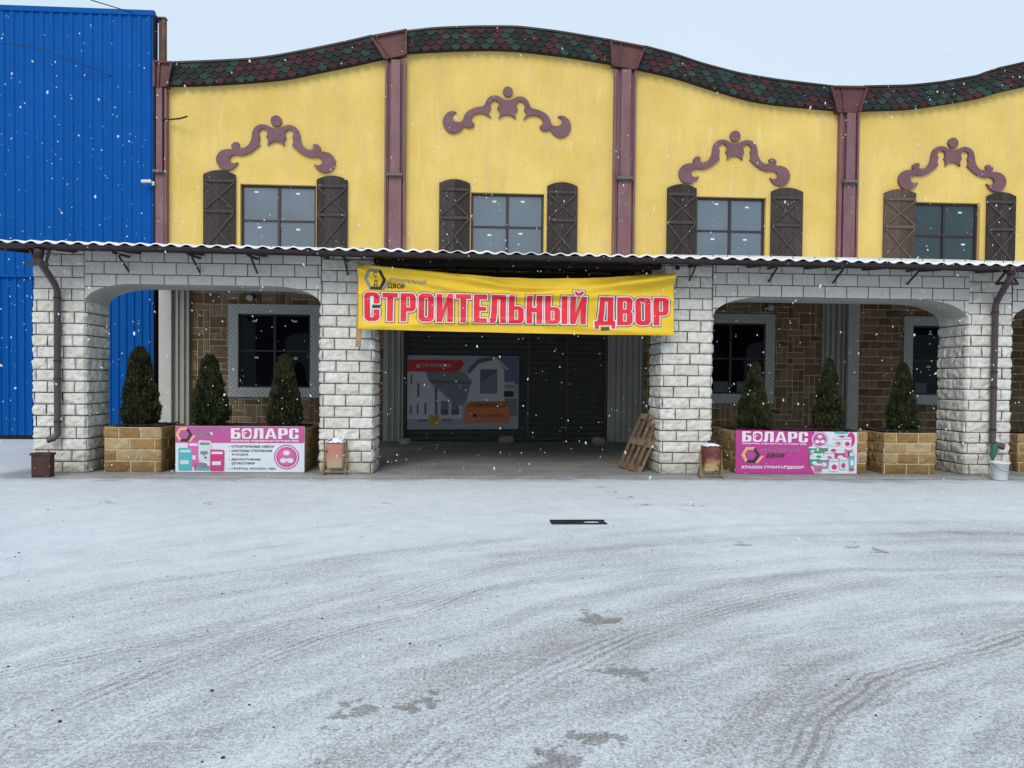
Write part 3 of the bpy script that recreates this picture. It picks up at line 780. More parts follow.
# roof slab and side/back so the block is solid from elsewhere
mb = MB(); mb.box(PX[0]-.02, PX[5], YB+.35, YB+30, 0, 8.6); mb.build('rear_block', 'grey_sheet', bld)

# ground floor: tiled walls, columns, sheets, windows, door
def rects_ashlar(x0, x1, z0, z1, u, seed):
    rnd = random.Random(seed); nx, nz = int(round((x1-x0)/u)), int(round((z1-z0)/u))
    ux, uz = (x1-x0)/nx, (z1-z0)/nz; occ = [[0]*nz for _ in range(nx)]; out = []
    for k in range(nz):
        for i in range(nx):
            if occ[i][k]: continue
            opts = [(2, 1), (3, 1), (2, 1), (1, 2), (1, 1), (2, 2), (1, 3), (3, 2), (3, 1), (1, 2)]
            rnd.shuffle(opts)
            for w, h in opts+[(1, 1)]:
                if i+w <= nx and k+h <= nz and all(not occ[i+a][k+b] for a in range(w) for b in range(h)):
                    for a in range(w):
                        for b in range(h): occ[i+a][k+b] = 1
                    out.append((x0+i*ux, x0+(i+w)*ux, z0+k*uz, z0+(k+h)*uz)); break
    return out
def rects_run(x0, x1, z0, z1, w, h):
    out = []; n = int(round((z1-z0)/h)); h = (z1-z0)/n
    for k in range(n):
        x = x0-(w*.5 if k % 2 else 0)
        while x < x1:
            a, b = max(x, x0), min(x+w, x1)
            if b-a > .05: out.append((a, b, z0+k*h, z0+(k+1)*h))
            x += w
    return out
YT2 = YB-.05
def tilewall(x0, x1, hole, rects, seed):
    rnd = random.Random(seed)
    mb = MB()
    hs = [] if hole is None else [[(hole[0], hole[2]), (hole[0], hole[3]), (hole[1], hole[3]), (hole[1], hole[2])]]
    mb.prism([(x0, 0), (x1, 0), (x1, 4.3), (x0, 4.3)], YT2, YB-.003, holes=hs, tint=(.5, 1))
    for a, b, c, d in rects:
        if hole is not None:
            if a < hole[1] and b > hole[0] and c < hole[3] and d > hole[2]:
                # clip the tile against the frame opening
                parts = []
                if a < hole[0]-.04: parts.append((a, hole[0], c, d))
                if b > hole[1]+.04: parts.append((hole[1], b, c, d))
                aa, bb2 = max(a, hole[0]), min(b, hole[1])
                if c < hole[2]-.04: parts.append((aa, bb2, c, hole[2]))
                if d > hole[3]+.04: parts.append((aa, bb2, hole[3], d))
            else: parts = [(a, b, c, d)]
        else: parts = [(a, b, c, d)]
        for a2, b2, c2, d2 in parts:
            g_ = .009; y = YT2-.012-rnd.uniform(0, .014)
            t = (rnd.random(), 0); e = .008
            if b2-a2 < .05 or d2-c2 < .05: continue
            v = [(a2+g_, YT2, c2+g_), (b2-g_, YT2, c2+g_), (b2-g_, YT2, d2-g_), (a2+g_, YT2, d2-g_),
                 (a2+g_+e, y+rnd.uniform(-.004, .004), c2+g_+e), (b2-g_-e, y+rnd.uniform(-.004, .004), c2+g_+e), (b2-g_-e, y, d2-g_-e), (a2+g_+e, y, d2-g_-e)]
            mb.add(v, [(4, 5, 6, 7), (0, 1, 5, 4), (1, 2, 6, 5), (2, 3, 7, 6), (3, 0, 4, 7)], t)
    return mb.build('tiled_wall', 'tiles', bld)
def lower_window(x0, x1, z0, z1, fw, seed, notices=0):
    # projecting patterned surround, dark window inside
    mb = MB(); y0, y1 = YB-.13, YB+.0
    for bx in ((x0, x0+fw, z0, z1), (x1-fw, x1, z0, z1), (x0+fw, x1-fw, z0, z0+fw), (x0+fw, x1-fw, z1-fw, z1)):
        mb.chbox(bx[0], bx[1], y0, y1, bx[2], bx[3], .01)
    s = mb.build('window_surround', 'lattice', bld)
    f = window(seed, x0+fw, x1-fw, z0+fw, z1-fw, YB-.03, 'glass_low', 'lower_window', .045, .05)
    return s
def corr(mb, x0, x1, z0, z1, y, pitch, depth, y2=None):
    x = x0; pts = []
    k = 0
    while x < x1-1e-6:
        p = min(pitch, x1-x)
        pts += [(x, y), (x+p*.42, y), (x+p*.55, y-depth), (x+p*.87, y-depth)]; x += p
    pts.append((x1, y)); n = len(pts)
    mb.add([(a, b, z0) for a, b in pts]+[(a, b, z1) for a, b in pts], [(i, i+1, n+i+1, n+i) for i in range(n-1)])
    return mb
gw = [(228, 320, 303.5, 397), (687.5, 775, 313, 403), (904, 992, 316, 404)]
GW = []
for a, b, c, d in gw:
    m_ = (a+b)/2
    GW.append((P(a, 350, YB-.13).x, P(b, 350, YB-.13).x, P(a, d, YB-.13).z, P(a, c, YB-.13).z))
for k, q in enumerate(GW): print('lower win', [round(v, 2) for v in q])
for k, q in enumerate(GW): lower_window(*q, .25, 40+k)
# column positions at the pilaster lines
def px_x(px, y=YB-.02): return P(px, 380, y).x
cols_ = [(158.5, 174.5), None, None, (842.5, 859)]
c0a, c0b = px_x(158.5, YB-.27), px_x(175); c3a, c3b = px_x(843), px_x(859, YB-.27)
for a, b in ((c0a, c0b), (c3a, c3b), (c3a+6, c3b+6)):
    mb = MB(); mb.chbox(a, b, YB-.27, YB-.01, 0, 4.25, .012); mb.build('wall_column', 'grey_col', bld)
def sheet(a, b):
    mb = MB(); corr(mb, a, b, 0, 4.25, YB-.12, .15, .07); mb.box(a, b, YB-.11, YB-.02, 0, 4.25); mb.build('profiled_panel', 'grey_sheet', bld)
sheet(c0b, px_x(190, YB-.15)); sheet(px_x(822, YB-.15), c3a)
sheet(px_x(383, YB-.15), px_x(403.5, YB-.15)); sheet(px_x(608, YB-.15), px_x(643, YB-.15)); sheet(px_x(822, YB-.15)+6, c3a+6)
t0, t1 = px_x(190, YB-.15), px_x(383, YB-.15)
tilewall(t0, t1, (GW[0][0]+.01, GW[0][1]-.01, GW[0][2]+.01, GW[0][3]-.01), rects_ashlar(t0, t1, 0, 4.2, .148, 3), 1)
t0, t1 = px_x(643, YB-.15), px_x(822, YB-.15)
tilewall(t0, t1, (GW[1][0]+.01, GW[1][1]-.01, GW[1][2]+.01, GW[1][3]-.01), rects_ashlar(t0, t1, 0, 4.2, .148, 8), 2)
t0, t1 = c3b, px_x(822, YB-.15)+6
tilewall(t0, t1, (GW[2][0]+.01, GW[2][1]-.01, GW[2][2]+.01, GW[2][3]-.01), rects_run(t0, t1, 0, 4.2, .40, .215), 3)
t0, t1 = c3b+6, PX[5]
tilewall(t0, t1, None, rects_run(t0, t1, 0, 4.2, .40, .215), 4)
# roller doors
d0, d1 = px_x(403.5, YB), px_x(607, YB)
mb = MB()
for x in (d0, d0+(d1-d0)*.60, d0+(d1-d0)*.79, d1-.09): mb.chbox(x, x+.09, YB-.10, YB-.01, 0, 4.25, .01)
mb.box(d0, d1, YB-.02, YB-.004, 0, 4.25)
rd = mb.build('roller_door', 'frame', bld)
mb = MB(); mb.chbox(px_x(383), px_x(643), YB-.45, YB-.02, 3.35, 4.3, .02); mb.build('canopy_shade_box', 'dark', rd)  # dark box added to stand in for the black shade under the canopy
segs = [(d0+.09, d0+(d1-d0)*.60), (d0+(d1-d0)*.60+.09, d0+(d1-d0)*.79), (d0+(d1-d0)*.79+.09, d1-.09)]
for a, b in segs:
    mb = MB(); z = .0; pts = []
    while z < 4.2:
        pts += [(z, -.03), (z+.015, -.055), (z+.055, -.068), (z+.10, -.055), (z+.118, -.03)]; z += .135
    n = len(pts)
    mb.add([(a, YB+p[1], p[0]) for p in pts]+[(b, YB+p[1], p[0]) for p in pts], [(i, i+1, n+i+1, n+i) for i in range(n-1)])
    mb.build('slat_curtain', 'door', rd)
mb = MB(); mb.chbox(segs[0][0]+1.0, segs[0][0]+1.5, YB-.085, YB-.065, .30, .36, .005); mb.build('door_handle', 'frame', rd)

# ================================================================== BLUE BUILDING
YBL = 19.84
bx1 = P(153.5, 200, YBL).x; zt0, zt1 = P(0, 10.5, YBL).z, P(152, 14, YBL).z; zseam = P(80, 277, YBL).z
print('blue', bx1, zt0, zt1, zseam)
zt = (zt0+zt1)/2
blue = thing('metal_building', (bx1-15, YBL+6, 0), 'tall bright blue profiled metal building beside the yellow shop', 'building')
mb = MB(); corr(mb, bx1-32, bx1, zseam, zt, YBL, .235, .028)
mb.build('upper_cladding', 'blue', blue)
mb = MB(); corr(mb, bx1-32, bx1, .10, zseam+.02, YBL+.03, .19, .03)
mb.build('lower_cladding', 'blue', blue)
mb = MB(); mb.box(bx1-32, bx1-.03, YBL+.05, YBL+24, 0, 7.8); mb.box(bx1-32, bx1-.03, YBL+.05, YBL+.35, 7.81, zt-.02); mb.build('body', 'dark', blue)
mb = MB(); mb.chbox(bx1-32, bx1+.03, YBL-.05, YBL+.08, zt-.03, zt+.10, .008); mb.box(bx1-32, bx1+.03, YBL+.08, YBL+.40, zt-.015, zt+.05); mb.build('roof_flashing', 'blue', blue)
mb = MB(); mb.box(bx1-32, bx1, YBL-.045, YBL-.034, zseam-.03, zseam+.03); mb.build('seam_strip', 'blue', blue)
mb = MB(); mb.box(bx1+.001, bx1+.028, YBL-.032, YBL+.14, 0, zt-.035); mb.build('corner_flashing', 'dark', blue)
pz0, pz1 = P(158, 61, YB).z, P(158, 20, YB).z
mb = MB(); mb.chbox(bx1+.07, bx1+.15, YB-.02, YB+.08, pz0-.05, pz1, .01); mb.chbox(bx1+.16, bx1+.24, YB-.06, YB+.08, pz0-.05, pz1+.02, .008)
mb.box(bx1+.05, bx1+.26, YB-.08, YB+.08, pz1+.021, pz1+.05); mb.box(bx1+.075, bx1+.235, YB+.0, YB+.06, pz0-.05, pz1-.1)
mb.build('corner_post', 'rustpost', blue)

# ================================================================== ARCADE
arc_t = thing('stone_arcade', (2, YA+.4, 0), 'white stone arcade with wide flat arches and a snow-edged canopy roof along the shop front', 'arcade')
YD = YA+.86
ztop = (P(90, 249, YA).z+P(940, 267, YA).z)/2+.12
pil_px = [(31.5, 86), (319, 373.5), (660.5, 713), (966, 1012)]
PL = [(P(a, 400, YA).x, P(b, 400, YA).x) for a, b in pil_px]
PL.append((PL[3][0]+6.0, PL[3][1]+6.0))
print('pillars', [[round(v, 2) for v in p] for p in PL], 'ztop', ztop)
zsp = P(200, 303, YA).z
for k, (a, b) in enumerate(PL):
    mb = MB()
    e = .02
    masonry(mb, a+e, b-e, YA+e, YD, 0, ztop, .192, .40, j=.014, amp=.024, rough=.018, r=.035, seed=k*17+5,
            ampf=lambda z: 1.0 if z < zsp else .35)
    mb.build('pillar', 'pillar', arc_t)
def arch_pts(x0, x1, zspring, zcrown, rx, n=10):
    # flat arch with elliptical shoulders
    L = [(x0+rx*(1-math.cos(R(90*k/n))), zspring+(zcrown-zspring)*math.sin(R(90*k/n))) for k in range(n+1)]
    Rr = [(x1-rx*(1-math.cos(R(90*k/n))), zspring+(zcrown-zspring)*math.sin(R(90*k/n))) for k in range(n, -1, -1)]
    return L+Rr
def span(x0, x1, zs, zc, rx):
    ap = arch_pts(x0, x1, zs, zc, rx)
    mb = MB(); pts = [(x0, ztop)]+ap+[(x1, ztop)]
    y0, y1 = YA+.012, YD-.01
    t = MB(); t.prism(pts, y0, y1, back=True); 
    n = len(pts); 
    # split front/back faces from the soffit strip
    front = MB(); soff = MB()
    polys = [[Vector((p[0], p[1], 0)) for p in pts]]; tris = tessellate_polygon(polys)
    front.add([(p[0], y0, p[1]) for p in pts], [tuple(q) for q in tris]); front.add([(p[0], y1, p[1]) for p in pts], [tuple(q) for q in tris])
    l = front.build('lintel_wall', 'lintel', arc_t)
    m_ = len(ap)
    soff.add([(p[0], y0, p[1]) for p in ap]+[(p[0], y1, p[1]) for p in ap], [(i, i+1, m_+i+1, m_+i) for i in range(m_-1)])
    soff.build('arch_soffit', 'soffit', l)
za = P(200, 303.5, YA).z; zc = (P(150, 283, YA).z+P(240, 286.5, YA).z)/2
span(PL[0][1]-.02, PL[1][0]+.02, za, zc, .78)
za2 = P(715, 317, YA).z; zc2 = (P(760, 297.5, YA).z+P(880, 299, YA).z)/2
span(PL[2][1]-.02, PL[3][0]+.02, za2, zc2, .85)
span(PL[3][1]-.02, PL[4][0]+.02, za2, zc2, .85)

# canopy: trapezoid sheets with a blanket of snow
zg = [P(px, py, YG).z for px, py in ((20, 246), (512, 256.5), (1000, 267))]
print('gutter z', zg)
ZG = sum(zg)/3
cx0, cx1 = P(0, 245, YG).x-.55, XR
PIT = .235
def wave(x): return .5+.5*math.sin(2*math.pi*x/PIT)
def canopy(mb, z_off, amp, y0, y1, thick, extra=None, seed=0):
    xs = []; x = cx0
    while x < cx1: xs.append(x); x += PIT/8
    n = len(xs); slope = (ZC-ZG)/(YB-.02-YG)
    vs = []
    for y in (y0, y0+.03, y1):
        for x in xs:
            e = extra(x, y) if extra else 0
            vs.append((x, y, ZG+(y-YG)*slope+z_off+amp*wave(x)+e))
    for x in xs: vs.append((x, y0, ZG+(y0-YG)*slope+z_off+amp*wave(x)-(thick(x) if callable(thick) else thick)))
    fs = []
    for r_ in range(2):
        for i in range(n-1): fs.append((r_*n+i, r_*n+i+1, (r_+1)*n+i+1, (r_+1)*n+i))
    for i in range(n-1): fs.append((i, 3*n+i, 3*n+i+1, i+1))
    mb.add(vs, fs)
    return mb
can = canopy(MB(), .03, .045, YG, YB-.02, .02).build('canopy_roof', 'roofsheet', arc_t, smooth=False)
canopy(MB(), .036, .040, YG-.012, YB-.03, lambda x: .012+.010*noise.noise((x*1.5, 0, 0)), extra=lambda x, y: .014+.012*noise.noise((x*2.1, y, 0))-.008*wave(x)).build('snow_layer', 'snow', can, smooth=True)
# underside lining, beams
slope = (ZC-ZG)/(YB-.02-YG)
mb = MB(); mb.obb((cx0+.02, YG+.03, ZG+.012), (cx1-cx0-.04, 0, 0), (0, YB-.04-YG, (YB-.04-YG)*slope), (0, 0, .012)); mb.build('underside_boards', 'beam', can)
mb = MB()
x = cx0+.3
while x < cx1:
    mb.obb((x, YG+.12, ZG-.06), (.06, 0, 0), (0, YB-.4-YG, (YB-.4-YG)*slope), (0, 0, .07)); x += 1.02
mb.build('rafters', 'beam', can)
mb = MB(); mb.chbox(PL[1][1]-.3, PL[2][0]+.3, YA+.10, YA+.26, ztop-.24, ztop-.02, .01); mb.build('opening_beam', 'beam', arc_t)
# gutter: half-round trough
mb = MB(); n = 10; ring = [(YG-.03+.052*math.cos(R(180+180*k/n)), ZG-.0+.052*math.sin(R(180+180*k/n))) for k in range(n+1)]
vs = [(x, y, z) for x in (cx0-.02, cx1) for y, z in ring]
mb.add(vs, [(k, k+1, n+2+k, n+1+k) for k in range(n)]+[tuple(range(n+1))])
mb.tube([(cx0-.02, YG-.085, ZG+.004), (cx1, YG-.085, ZG+.004)], .009, 6)
mb.box(cx0, cx1, YG+.035, YG+.06, ZG-.06, ZG+.03)
gut = mb.build('gutter', 'gutter', arc_t)
mb = MB()
x = cx0+.35
while x < cx1:
    mb.tube([(x, YG-.03+.057*math.cos(R(180+180*k/8)), ZG+.057*math.sin(R(180+180*k/8))) for k in range(9)], .008, 5); x += .62
mb.build('gutter_clips', 'gutter', gut)
TILT = -.0042
for o_ in COL.objects:
    if o_.name.split('.')[0] in ('canopy_roof', 'snow_layer', 'underside_boards', 'rafters', 'gutter', 'gutter_clips'):
        for v in o_.data.vertices: v.co.z += TILT*(v.co.x+2-1.5)
# wall brackets
def bracket(x, dx_=0.0):
    mb = MB(); y0, y1 = YG+.08, YA+.0
    mb.bar((x, y0, ZG-.04), (x, y1, ZG-.02), .035, .035, (0, 0, 1)); mb.bar((x, y0+.2, ZG-.06), (x, y1-.01, ZG-.25), .025, .025, (1, 0, 0))
    mb.build('bracket', 'gutter', arc_t)
for px in (120, 193, 252, 345, 695, 776, 842, 918): bracket(P(px, 260, (YG+YA)/2).x)
# downpipes
def downpipe(xo, xp, xs_, zs, shoe=True):
    y = YA-.085; yo = YG-.03
    path = [(xo, yo, ZG-.04), (xo, yo+.01, ZG-.20)]
    path += [(lerp(xo, xp, .12), lerp(yo, y, .2), ZG-.27), (lerp(xo, xp, .85), lerp(yo, y, .85), ZG-.50), (xp, y, ZG-.60), (xp, y, zs+.10), (xp, y, zs+.04)]
    if shoe: path += [(lerp(xp, xs_, .35), y-.03, zs-.02), (lerp(xp, xs_, 1), y-.07, zs-.05)]
    mb = MB(); mb.tube(path, .052, 14, caps=False); p = mb.build('downpipe', 'pipe', arc_t, smooth=True)
    mb = MB(); mb.tube([(xo, yo, ZG-.03), (xo, yo, ZG-.08), (xo, yo, ZG-.17)], [.075, .075, .058], 14)
    mb.build('outlet_funnel', 'gutter', p, smooth=True)
    for z in (zs+.25, (zs+ZG)/2-.25, ZG-.72, 1.55):
        mb = MB(); mb.tube([(xp, y, z-.016), (xp, y, z+.016)], .061, 14); mb.box(xp-.012, xp+.012, y+.05, YA+.02, z-.012, z+.012)
        mb.build('pipe_clamp', 'gutter', p)
    return p
pa = P(57, 400, YA-.1).x; sh_ = P(47, 443, YA-.15)
downpipe(P(40, 255, YG).x, pa, sh_.x, P(57, 437, YA-.1).z)
# little platform bracket under the left outlet
mb = MB(); o = P(41, 260, YG+.05)
mb.bar((o.x-.2, YG+.02, ZG-.24), (o.x+.12, YG+.02, ZG-.255), .05, .05, (0, 0, 1)); mb.bar((o.x-.16, YG+.02, ZG-.02), (o.x-.06, YG+.02, ZG-.23), .03, .03); mb.bar((o.x+.14, YG+.04, ZG-.02), (o.x+.08, YG+.04, ZG-.23), .03, .03)
mb.build('outlet_bracket', 'gutter', arc_t)
pb = P(994, 400, YA-.1).x
dpr = downpipe(P(1010, 270, YG).x, pb, P(1004, 447, YA-.15).x, P(994, 444, YA-.1).z, shoe=True)
zz = P(994, 452, YA-.1).z
mb = MB(); mb.tube([(pb-.035, YA-.15, zz+.14), (pb-.02, YA-.16, zz+.06), (pb-.04, YA-.165, zz-.06), (pb-.05, YA-.16, zz-.16)], [.055, .06, .045, .012], 8)
mb.build('green_rag', flat('green_cloth', (.035, .15, .10), .8), dpr)
mb = MB(); q = P(1000, 274, YA-.2)
mb.bar((q.x-.25, YG+.2, ZG-.27), (q.x+.14, YG+.2, ZG-.27), .045, .045, (0, 0, 1)); mb.bar((q.x-.23, YG+.2, ZG-.26), (q.x-.05, YG+.2, ZG-.03), .03, .03); mb.bar((q.x+.13, YG+.2, ZG-.26), (q.x-.03, YG+.2, ZG-.03), .03, .03)
mb.build('outlet_bracket', 'gutter', arc_t)

# ================================================================== PLANTERS + THUJAS
def planter(ax, bx, ztop_px, y0, depth, label, seed):
    a, b = P(ax, 450, y0).x, P(bx, 450, y0).x; z1 = P((ax+bx)/2, ztop_px, y0).z
    t = thing('brick_planter', ((a+b)/2, y0+depth/2, 0), label, 'planter', 'ochre brick planters')
    mb = MB(); masonry(mb, a+.012, b-.012, y0+.012, y0+depth, 0, z1-.02, .2, .385, j=.014, amp=.012, rough=.012, r=.02, seed=seed, jit=.02)
    mb.build('brick_box', 'planter', t)
    mb = MB(); nx = 16; 
    vs = [(lerp(a+.06, b-.06, i/nx), lerp(y0+.06, y0+depth-.06, j/8), z1-.02+.025+.03*noise.noise((i*.9, j*.9, seed))) for j in range(9) for i in range(nx+1)]
    mb.add(vs, [(j*(nx+1)+i, j*(nx+1)+i+1, (j+1)*(nx+1)+i+1, (j+1)*(nx+1)+i) for j in range(8) for i in range(nx)])
    mb.build('soil', 'soil', t, smooth=True)
    return a, b, z1
YPL = YA+.12
pA = planter(103, 161, 426, YPL, 1.1, 'small ochre brick planter between the corner pillar and the pink sign', 1)
pB = planter(176, 305, 427.5, YPL+.07, 1.25, 'long ochre brick planter hidden behind the bag-covered pink and white sign', 2)
pC = planter(736, 868, 430.5, YPL+.07, 1.4, 'long ochre brick planter behind the magenta sign with paint buckets', 3)
pD = planter(884, 937, 432, YPL, 1.3, 'small ochre brick planter with a thuja just left of the far downpipe pillar', 4)
pE = planter(1018, 1085, 433, YPL+.4, 1.3, 'ochre brick planter at the very edge beyond the white bucket', 5)

def thuja_mesh(seed, narrow, H=1.35, W=.36):
    rnd = random.Random(seed); mb = MB()
    prof = lambda t: (W*(.55+.45*math.cos(min(1, max(0, (t-.22)/.78))*math.pi/2)**.8)*(1 if t < .22 else 1-narrow*(t-.22)) if t > .06 else W*.82)
    def rad(t):
        r = prof(t)
        if t > .88: r *= math.sqrt(max(0, 1-((t-.88)/.125)**2))
        return r
    for _ in range(6500):
        t = rnd.random()**1.05; a = rnd.uniform(0, 2*math.pi)
        bump = 1+.22*noise.noise((math.cos(a)*1.7, math.sin(a)*1.7, t*5+seed))+.16*noise.noise((math.cos(a)*5, math.sin(a)*5, t*14+seed))
        dr = rnd.random()**.45
        r = rad(t)*bump*(.62+.42*dr)
        p = Vector((r*math.cos(a), r*math.sin(a), t*H))
        out = Vector((math.cos(a), math.sin(a), .9+.6*rnd.random())).normalized()
        out = (out+Vector((rnd.uniform(-.4, .4), rnd.uniform(-.4, .4), rnd.uniform(.1, .9)))).normalized()
        sd = out.cross(Vector((rnd.uniform(-1, 1), rnd.uniform(-1, 1), rnd.uniform(-1, 1)))).normalized()
        l, w = rnd.uniform(.04, .10), rnd.uniform(.009, .018)
        cl = .5+.7*noise.noise((p.x*7+seed, p.y*7, p.z*7))+rnd.uniform(-.25, .25)
        if rnd.random() < .05: cl = 1
        mb.add([p-out*l*.5, p+sd*w, p+out*l*.6, p-sd*w], [(0, 1, 2, 3)], (min(1, max(0, cl)), 0))
    # dense inner twigs
    n, m_ = 14, 12; vs = []
    for j in range(m_+1):
        t = j/m_
        for i in range(n):
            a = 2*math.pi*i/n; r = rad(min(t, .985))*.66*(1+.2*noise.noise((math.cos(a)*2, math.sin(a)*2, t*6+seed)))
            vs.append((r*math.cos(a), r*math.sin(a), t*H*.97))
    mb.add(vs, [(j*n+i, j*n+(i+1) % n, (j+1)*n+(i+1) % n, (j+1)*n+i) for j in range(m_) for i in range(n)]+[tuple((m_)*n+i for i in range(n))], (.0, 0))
    return mb
def shift(mb, loc):
    mb.v = [(v[0]+loc[0], v[1]+loc[1], v[2]+loc[2]) for v in mb.v]; return mb
# px centre, base y, top y, half-width px, planter, variant, label
th = [(140, 425, 349, 19.5, pA, 0, .55, 'broad bushy dark thuja in the small planter against the blue wall'),
      (210, 426, 357, 18.5, pB, 1, .45, 'thuja behind the bag-covered sign, left of the lattice-framed window'),
      (285, 426, 357, 18.5, pB, 2, .45, 'thuja behind the bag-covered sign, in front of the lattice-framed window'),
      (754, 430, 365, 17.5, pC, 3, .62, 'thuja behind the magenta sign, in front of the dark window with white papers'),
      (828, 431, 361, 16, pC, 1, .5, 'thuja behind the paint-bucket end of the magenta sign, before the grey column'),
      (902, 431, 365, 16.5, pD, 4, .6, 'thuja in the small planter by the far downpipe, before the running-bond tiles')]
for k, (cx, by, ty, hw, pl, sd, nar, lab) in enumerate(th):
    nar += (.0, .16, .22, .16, .22, .14)[k]
    y = YPL+.55; b = P(cx, by, y); tp = P(cx, ty, y)
    loc = (b.x, y, pl[2]+.0); H = tp.z-loc[2]+.02; W = hw/F*y*.88
    t = thing('thuja', loc, lab, 'evergreen shrub', 'clipped thujas in the brick planters')
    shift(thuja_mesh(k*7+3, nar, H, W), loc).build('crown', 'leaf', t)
    mb = MB(); mb.tube([(loc[0], loc[1], loc[2]-.05), (loc[0]+.01, loc[1], loc[2]+H*.3), (loc[0], loc[1], loc[2]+H*.8)], [.035, .028, .01], 8); mb.build('trunk', 'thujab', t)
#===PART3===
# ================================================================== BIG YELLOW BANNER
YBN = YA-.30
bt = [(358.5, 265.3), (392.7, 268), (428, 271.6), (463, 275), (500, 277.7), (540, 279), (578, 279), (617, 277), (650, 275), (674, 273.8)]
bb_ = [(357.6, 329), (440, 331.3), (520, 333.2), (600, 334.8), (674, 335.5)]
bt = [(P(a, b, YBN).x, P(a, b, YBN).z) for a, b in bt]; bb_ = [(P(a, b, YBN).x, P(a, b, YBN).z) for a, b in bb_]
BX0, BX1 = bt[0][0], bt[-1][0]
ban = thing('banner', (BX0, YBN, bb_[0][1]), 'long yellow cloth banner with big red letters hung across the middle opening', 'banner')
def bandisp(u, v):      # v 0 bottom .. 1 top
    x = u*5.6
    w = .018*noise.noise((x*.9, v*1.2, 1))
    for k, (c, a) in enumerate(((.90, .030), (.78, .024), (.62, .014), (.12, .018))):
        vv = c+.05*math.sin(x*1.1+k*1.7)-.16*(abs(u-.5)*2-.5)*(-1 if k < 2 else .5)*1.0
        w += a*math.exp(-((v-vv)/.045)**2)*(.6+.5*noise.noise((x*.7, k*3.1, 2)))
    w += .016*math.exp(-((v-(.92-.55*u*2.2))/.05)**2)*(1 if u < .4 else 0)*(1-u/.4)
    w += .016*math.exp(-((v-(.94-.5*(1-u)*2.2))/.05)**2)*(1 if u > .6 else 0)*(1-(1-u)/.4)
    w += .010*noise.noise((x*2.5+v*2, v*2.4, 9))
    return -w*4.2-.05*math.sin(math.pi*u)
NU, NV = 150, 28
def banp(u, v, lift=0.0):
    u_ = min(max(u, 0), 1); x = lerp(BX0, BX1, u_)
    z0, z1 = interp(bb_, x), interp(bt, x)
    # bilinear on the same grid as the cloth so prints stay on it
    gu, gv = u_*NU, min(max(v, 0), 1)*NV; i, j = min(int(gu), NU-1), min(int(gv), NV-1); fu, fv = gu-i, gv-j
    D = lambda a, b: bandisp(a/NU, b/NV)
    d = lerp(lerp(D(i, j), D(i+1, j), fu), lerp(D(i, j+1), D(i+1, j+1), fu), fv)
    return (x, YBN+d-lift, lerp(z0, z1, v))
mb = MB()
vs = [banp(i/NU, j/NV) for j in range(NV+1) for i in range(NU+1)]
mb.add(vs, [(j*(NU+1)+i, j*(NU+1)+i+1, (j+1)*(NU+1)+i+1, (j+1)*(NU+1)+i) for j in range(NV) for i in range(NU)])
mb.build('cloth', 'bandcloth', ban, smooth=True)
def conform(polys_tris, name, mat, lift):
    """flat (u,v) print geometry cut along the cloth grid and laid on the cloth"""
    bm = bmesh.new()
    for vs_, fs_ in polys_tris:
        q = [bm.verts.new((a[0], a[1], a[2] if len(a) > 2 else 0)) for a in vs_]
        for f in fs_:
            try: bm.faces.new([q[i] for i in f])
            except ValueError: pass
    u0 = min(v.co.x for v in bm.verts); u1 = max(v.co.x for v in bm.verts)
    for i in range(int(u0*NU), int(u1*NU)+2):
        bmesh.ops.bisect_plane(bm, geom=bm.verts[:]+bm.edges[:]+bm.faces[:], plane_co=(i/NU, 0, 0), plane_no=(1, 0, 0))
    for j in range(1, NV):
        bmesh.ops.bisect_plane(bm, geom=bm.verts[:]+bm.edges[:]+bm.faces[:], plane_co=(0, j/NV, 0), plane_no=(0, 1, 0))
    for v in bm.verts: v.co = banp(v.co.x, v.co.y, lift+v.co.z)
    mb = MB(); mb.bm(bm); bm.free()
    return mb.build(name, mat, ban)
GL = glyphs()
def word(s, pxa, pxb, v0, v1, kern=.105):
    adv = []; x = 0
    for ch in s: adv.append(x); x += GL[ch][0]+kern
    tot = x-kern; ua, ub = [(P(q, 300, YBN).x-BX0)/(BX1-BX0) for q in (pxa, pxb)]
    layers = {}
    for d, nm in ((.070, 'd'), (.044, 'w'), (.006, 'r')):
        out = []
        for ch, ax in zip(s, adv):
            w, outer, holes = GL[ch]
            O = [offset_poly(o, d, False) for o in outer]; H = [offset_poly(h, d*.8, True) for h in holes]
            if d and ch in 'ЕИЙЫНТСВРЛЬ': pass
            for k, o in enumerate(O):
                hs = H if k == 0 else []
                hs = [h for h in hs if abs(area(h)) > .003]
                pl = [[Vector((p[0], p[1], 0)) for p in q] for q in [o, *hs]]
                tr = tessellate_polygon(pl); fl = [p for q in pl for p in q]
                out.append(([(lerp(ua, ub, (p.x+ax)/tot), uz(lerp(pxa, pxb, (p.x+ax)/tot), lerp(lerp(v0[0], v0[1], (p.x+ax)/tot), lerp(v1[0], v1[1], (p.x+ax)/tot), p.y)), .0016*(adv.index(ax) % 2)) for p in fl], [tuple(t) for t in tr]))
        layers[nm] = out
    return layers
uz = lambda px, py: (lambda p: (p.z-interp(bb_, p.x))/(interp(bt, p.x)-interp(bb_, p.x)))(P(px, py, YBN))
L1 = word('СТРОИТЕЛЬНЫЙ', 364.5, 585.5, (320.7, 324.7), (292.3, 298))
L2 = word('ДВОР', 595.5, 668.5, (325.3, 325.3), (298, 298))
conform(L1['d']+L2['d'], 'letter_outline', 'outline', .004)
conform(L1['w']+L2['w'], 'letter_border', 'wprint', .008)
conform(L1['r']+L2['r'], 'red_lettering', 'red', .012)
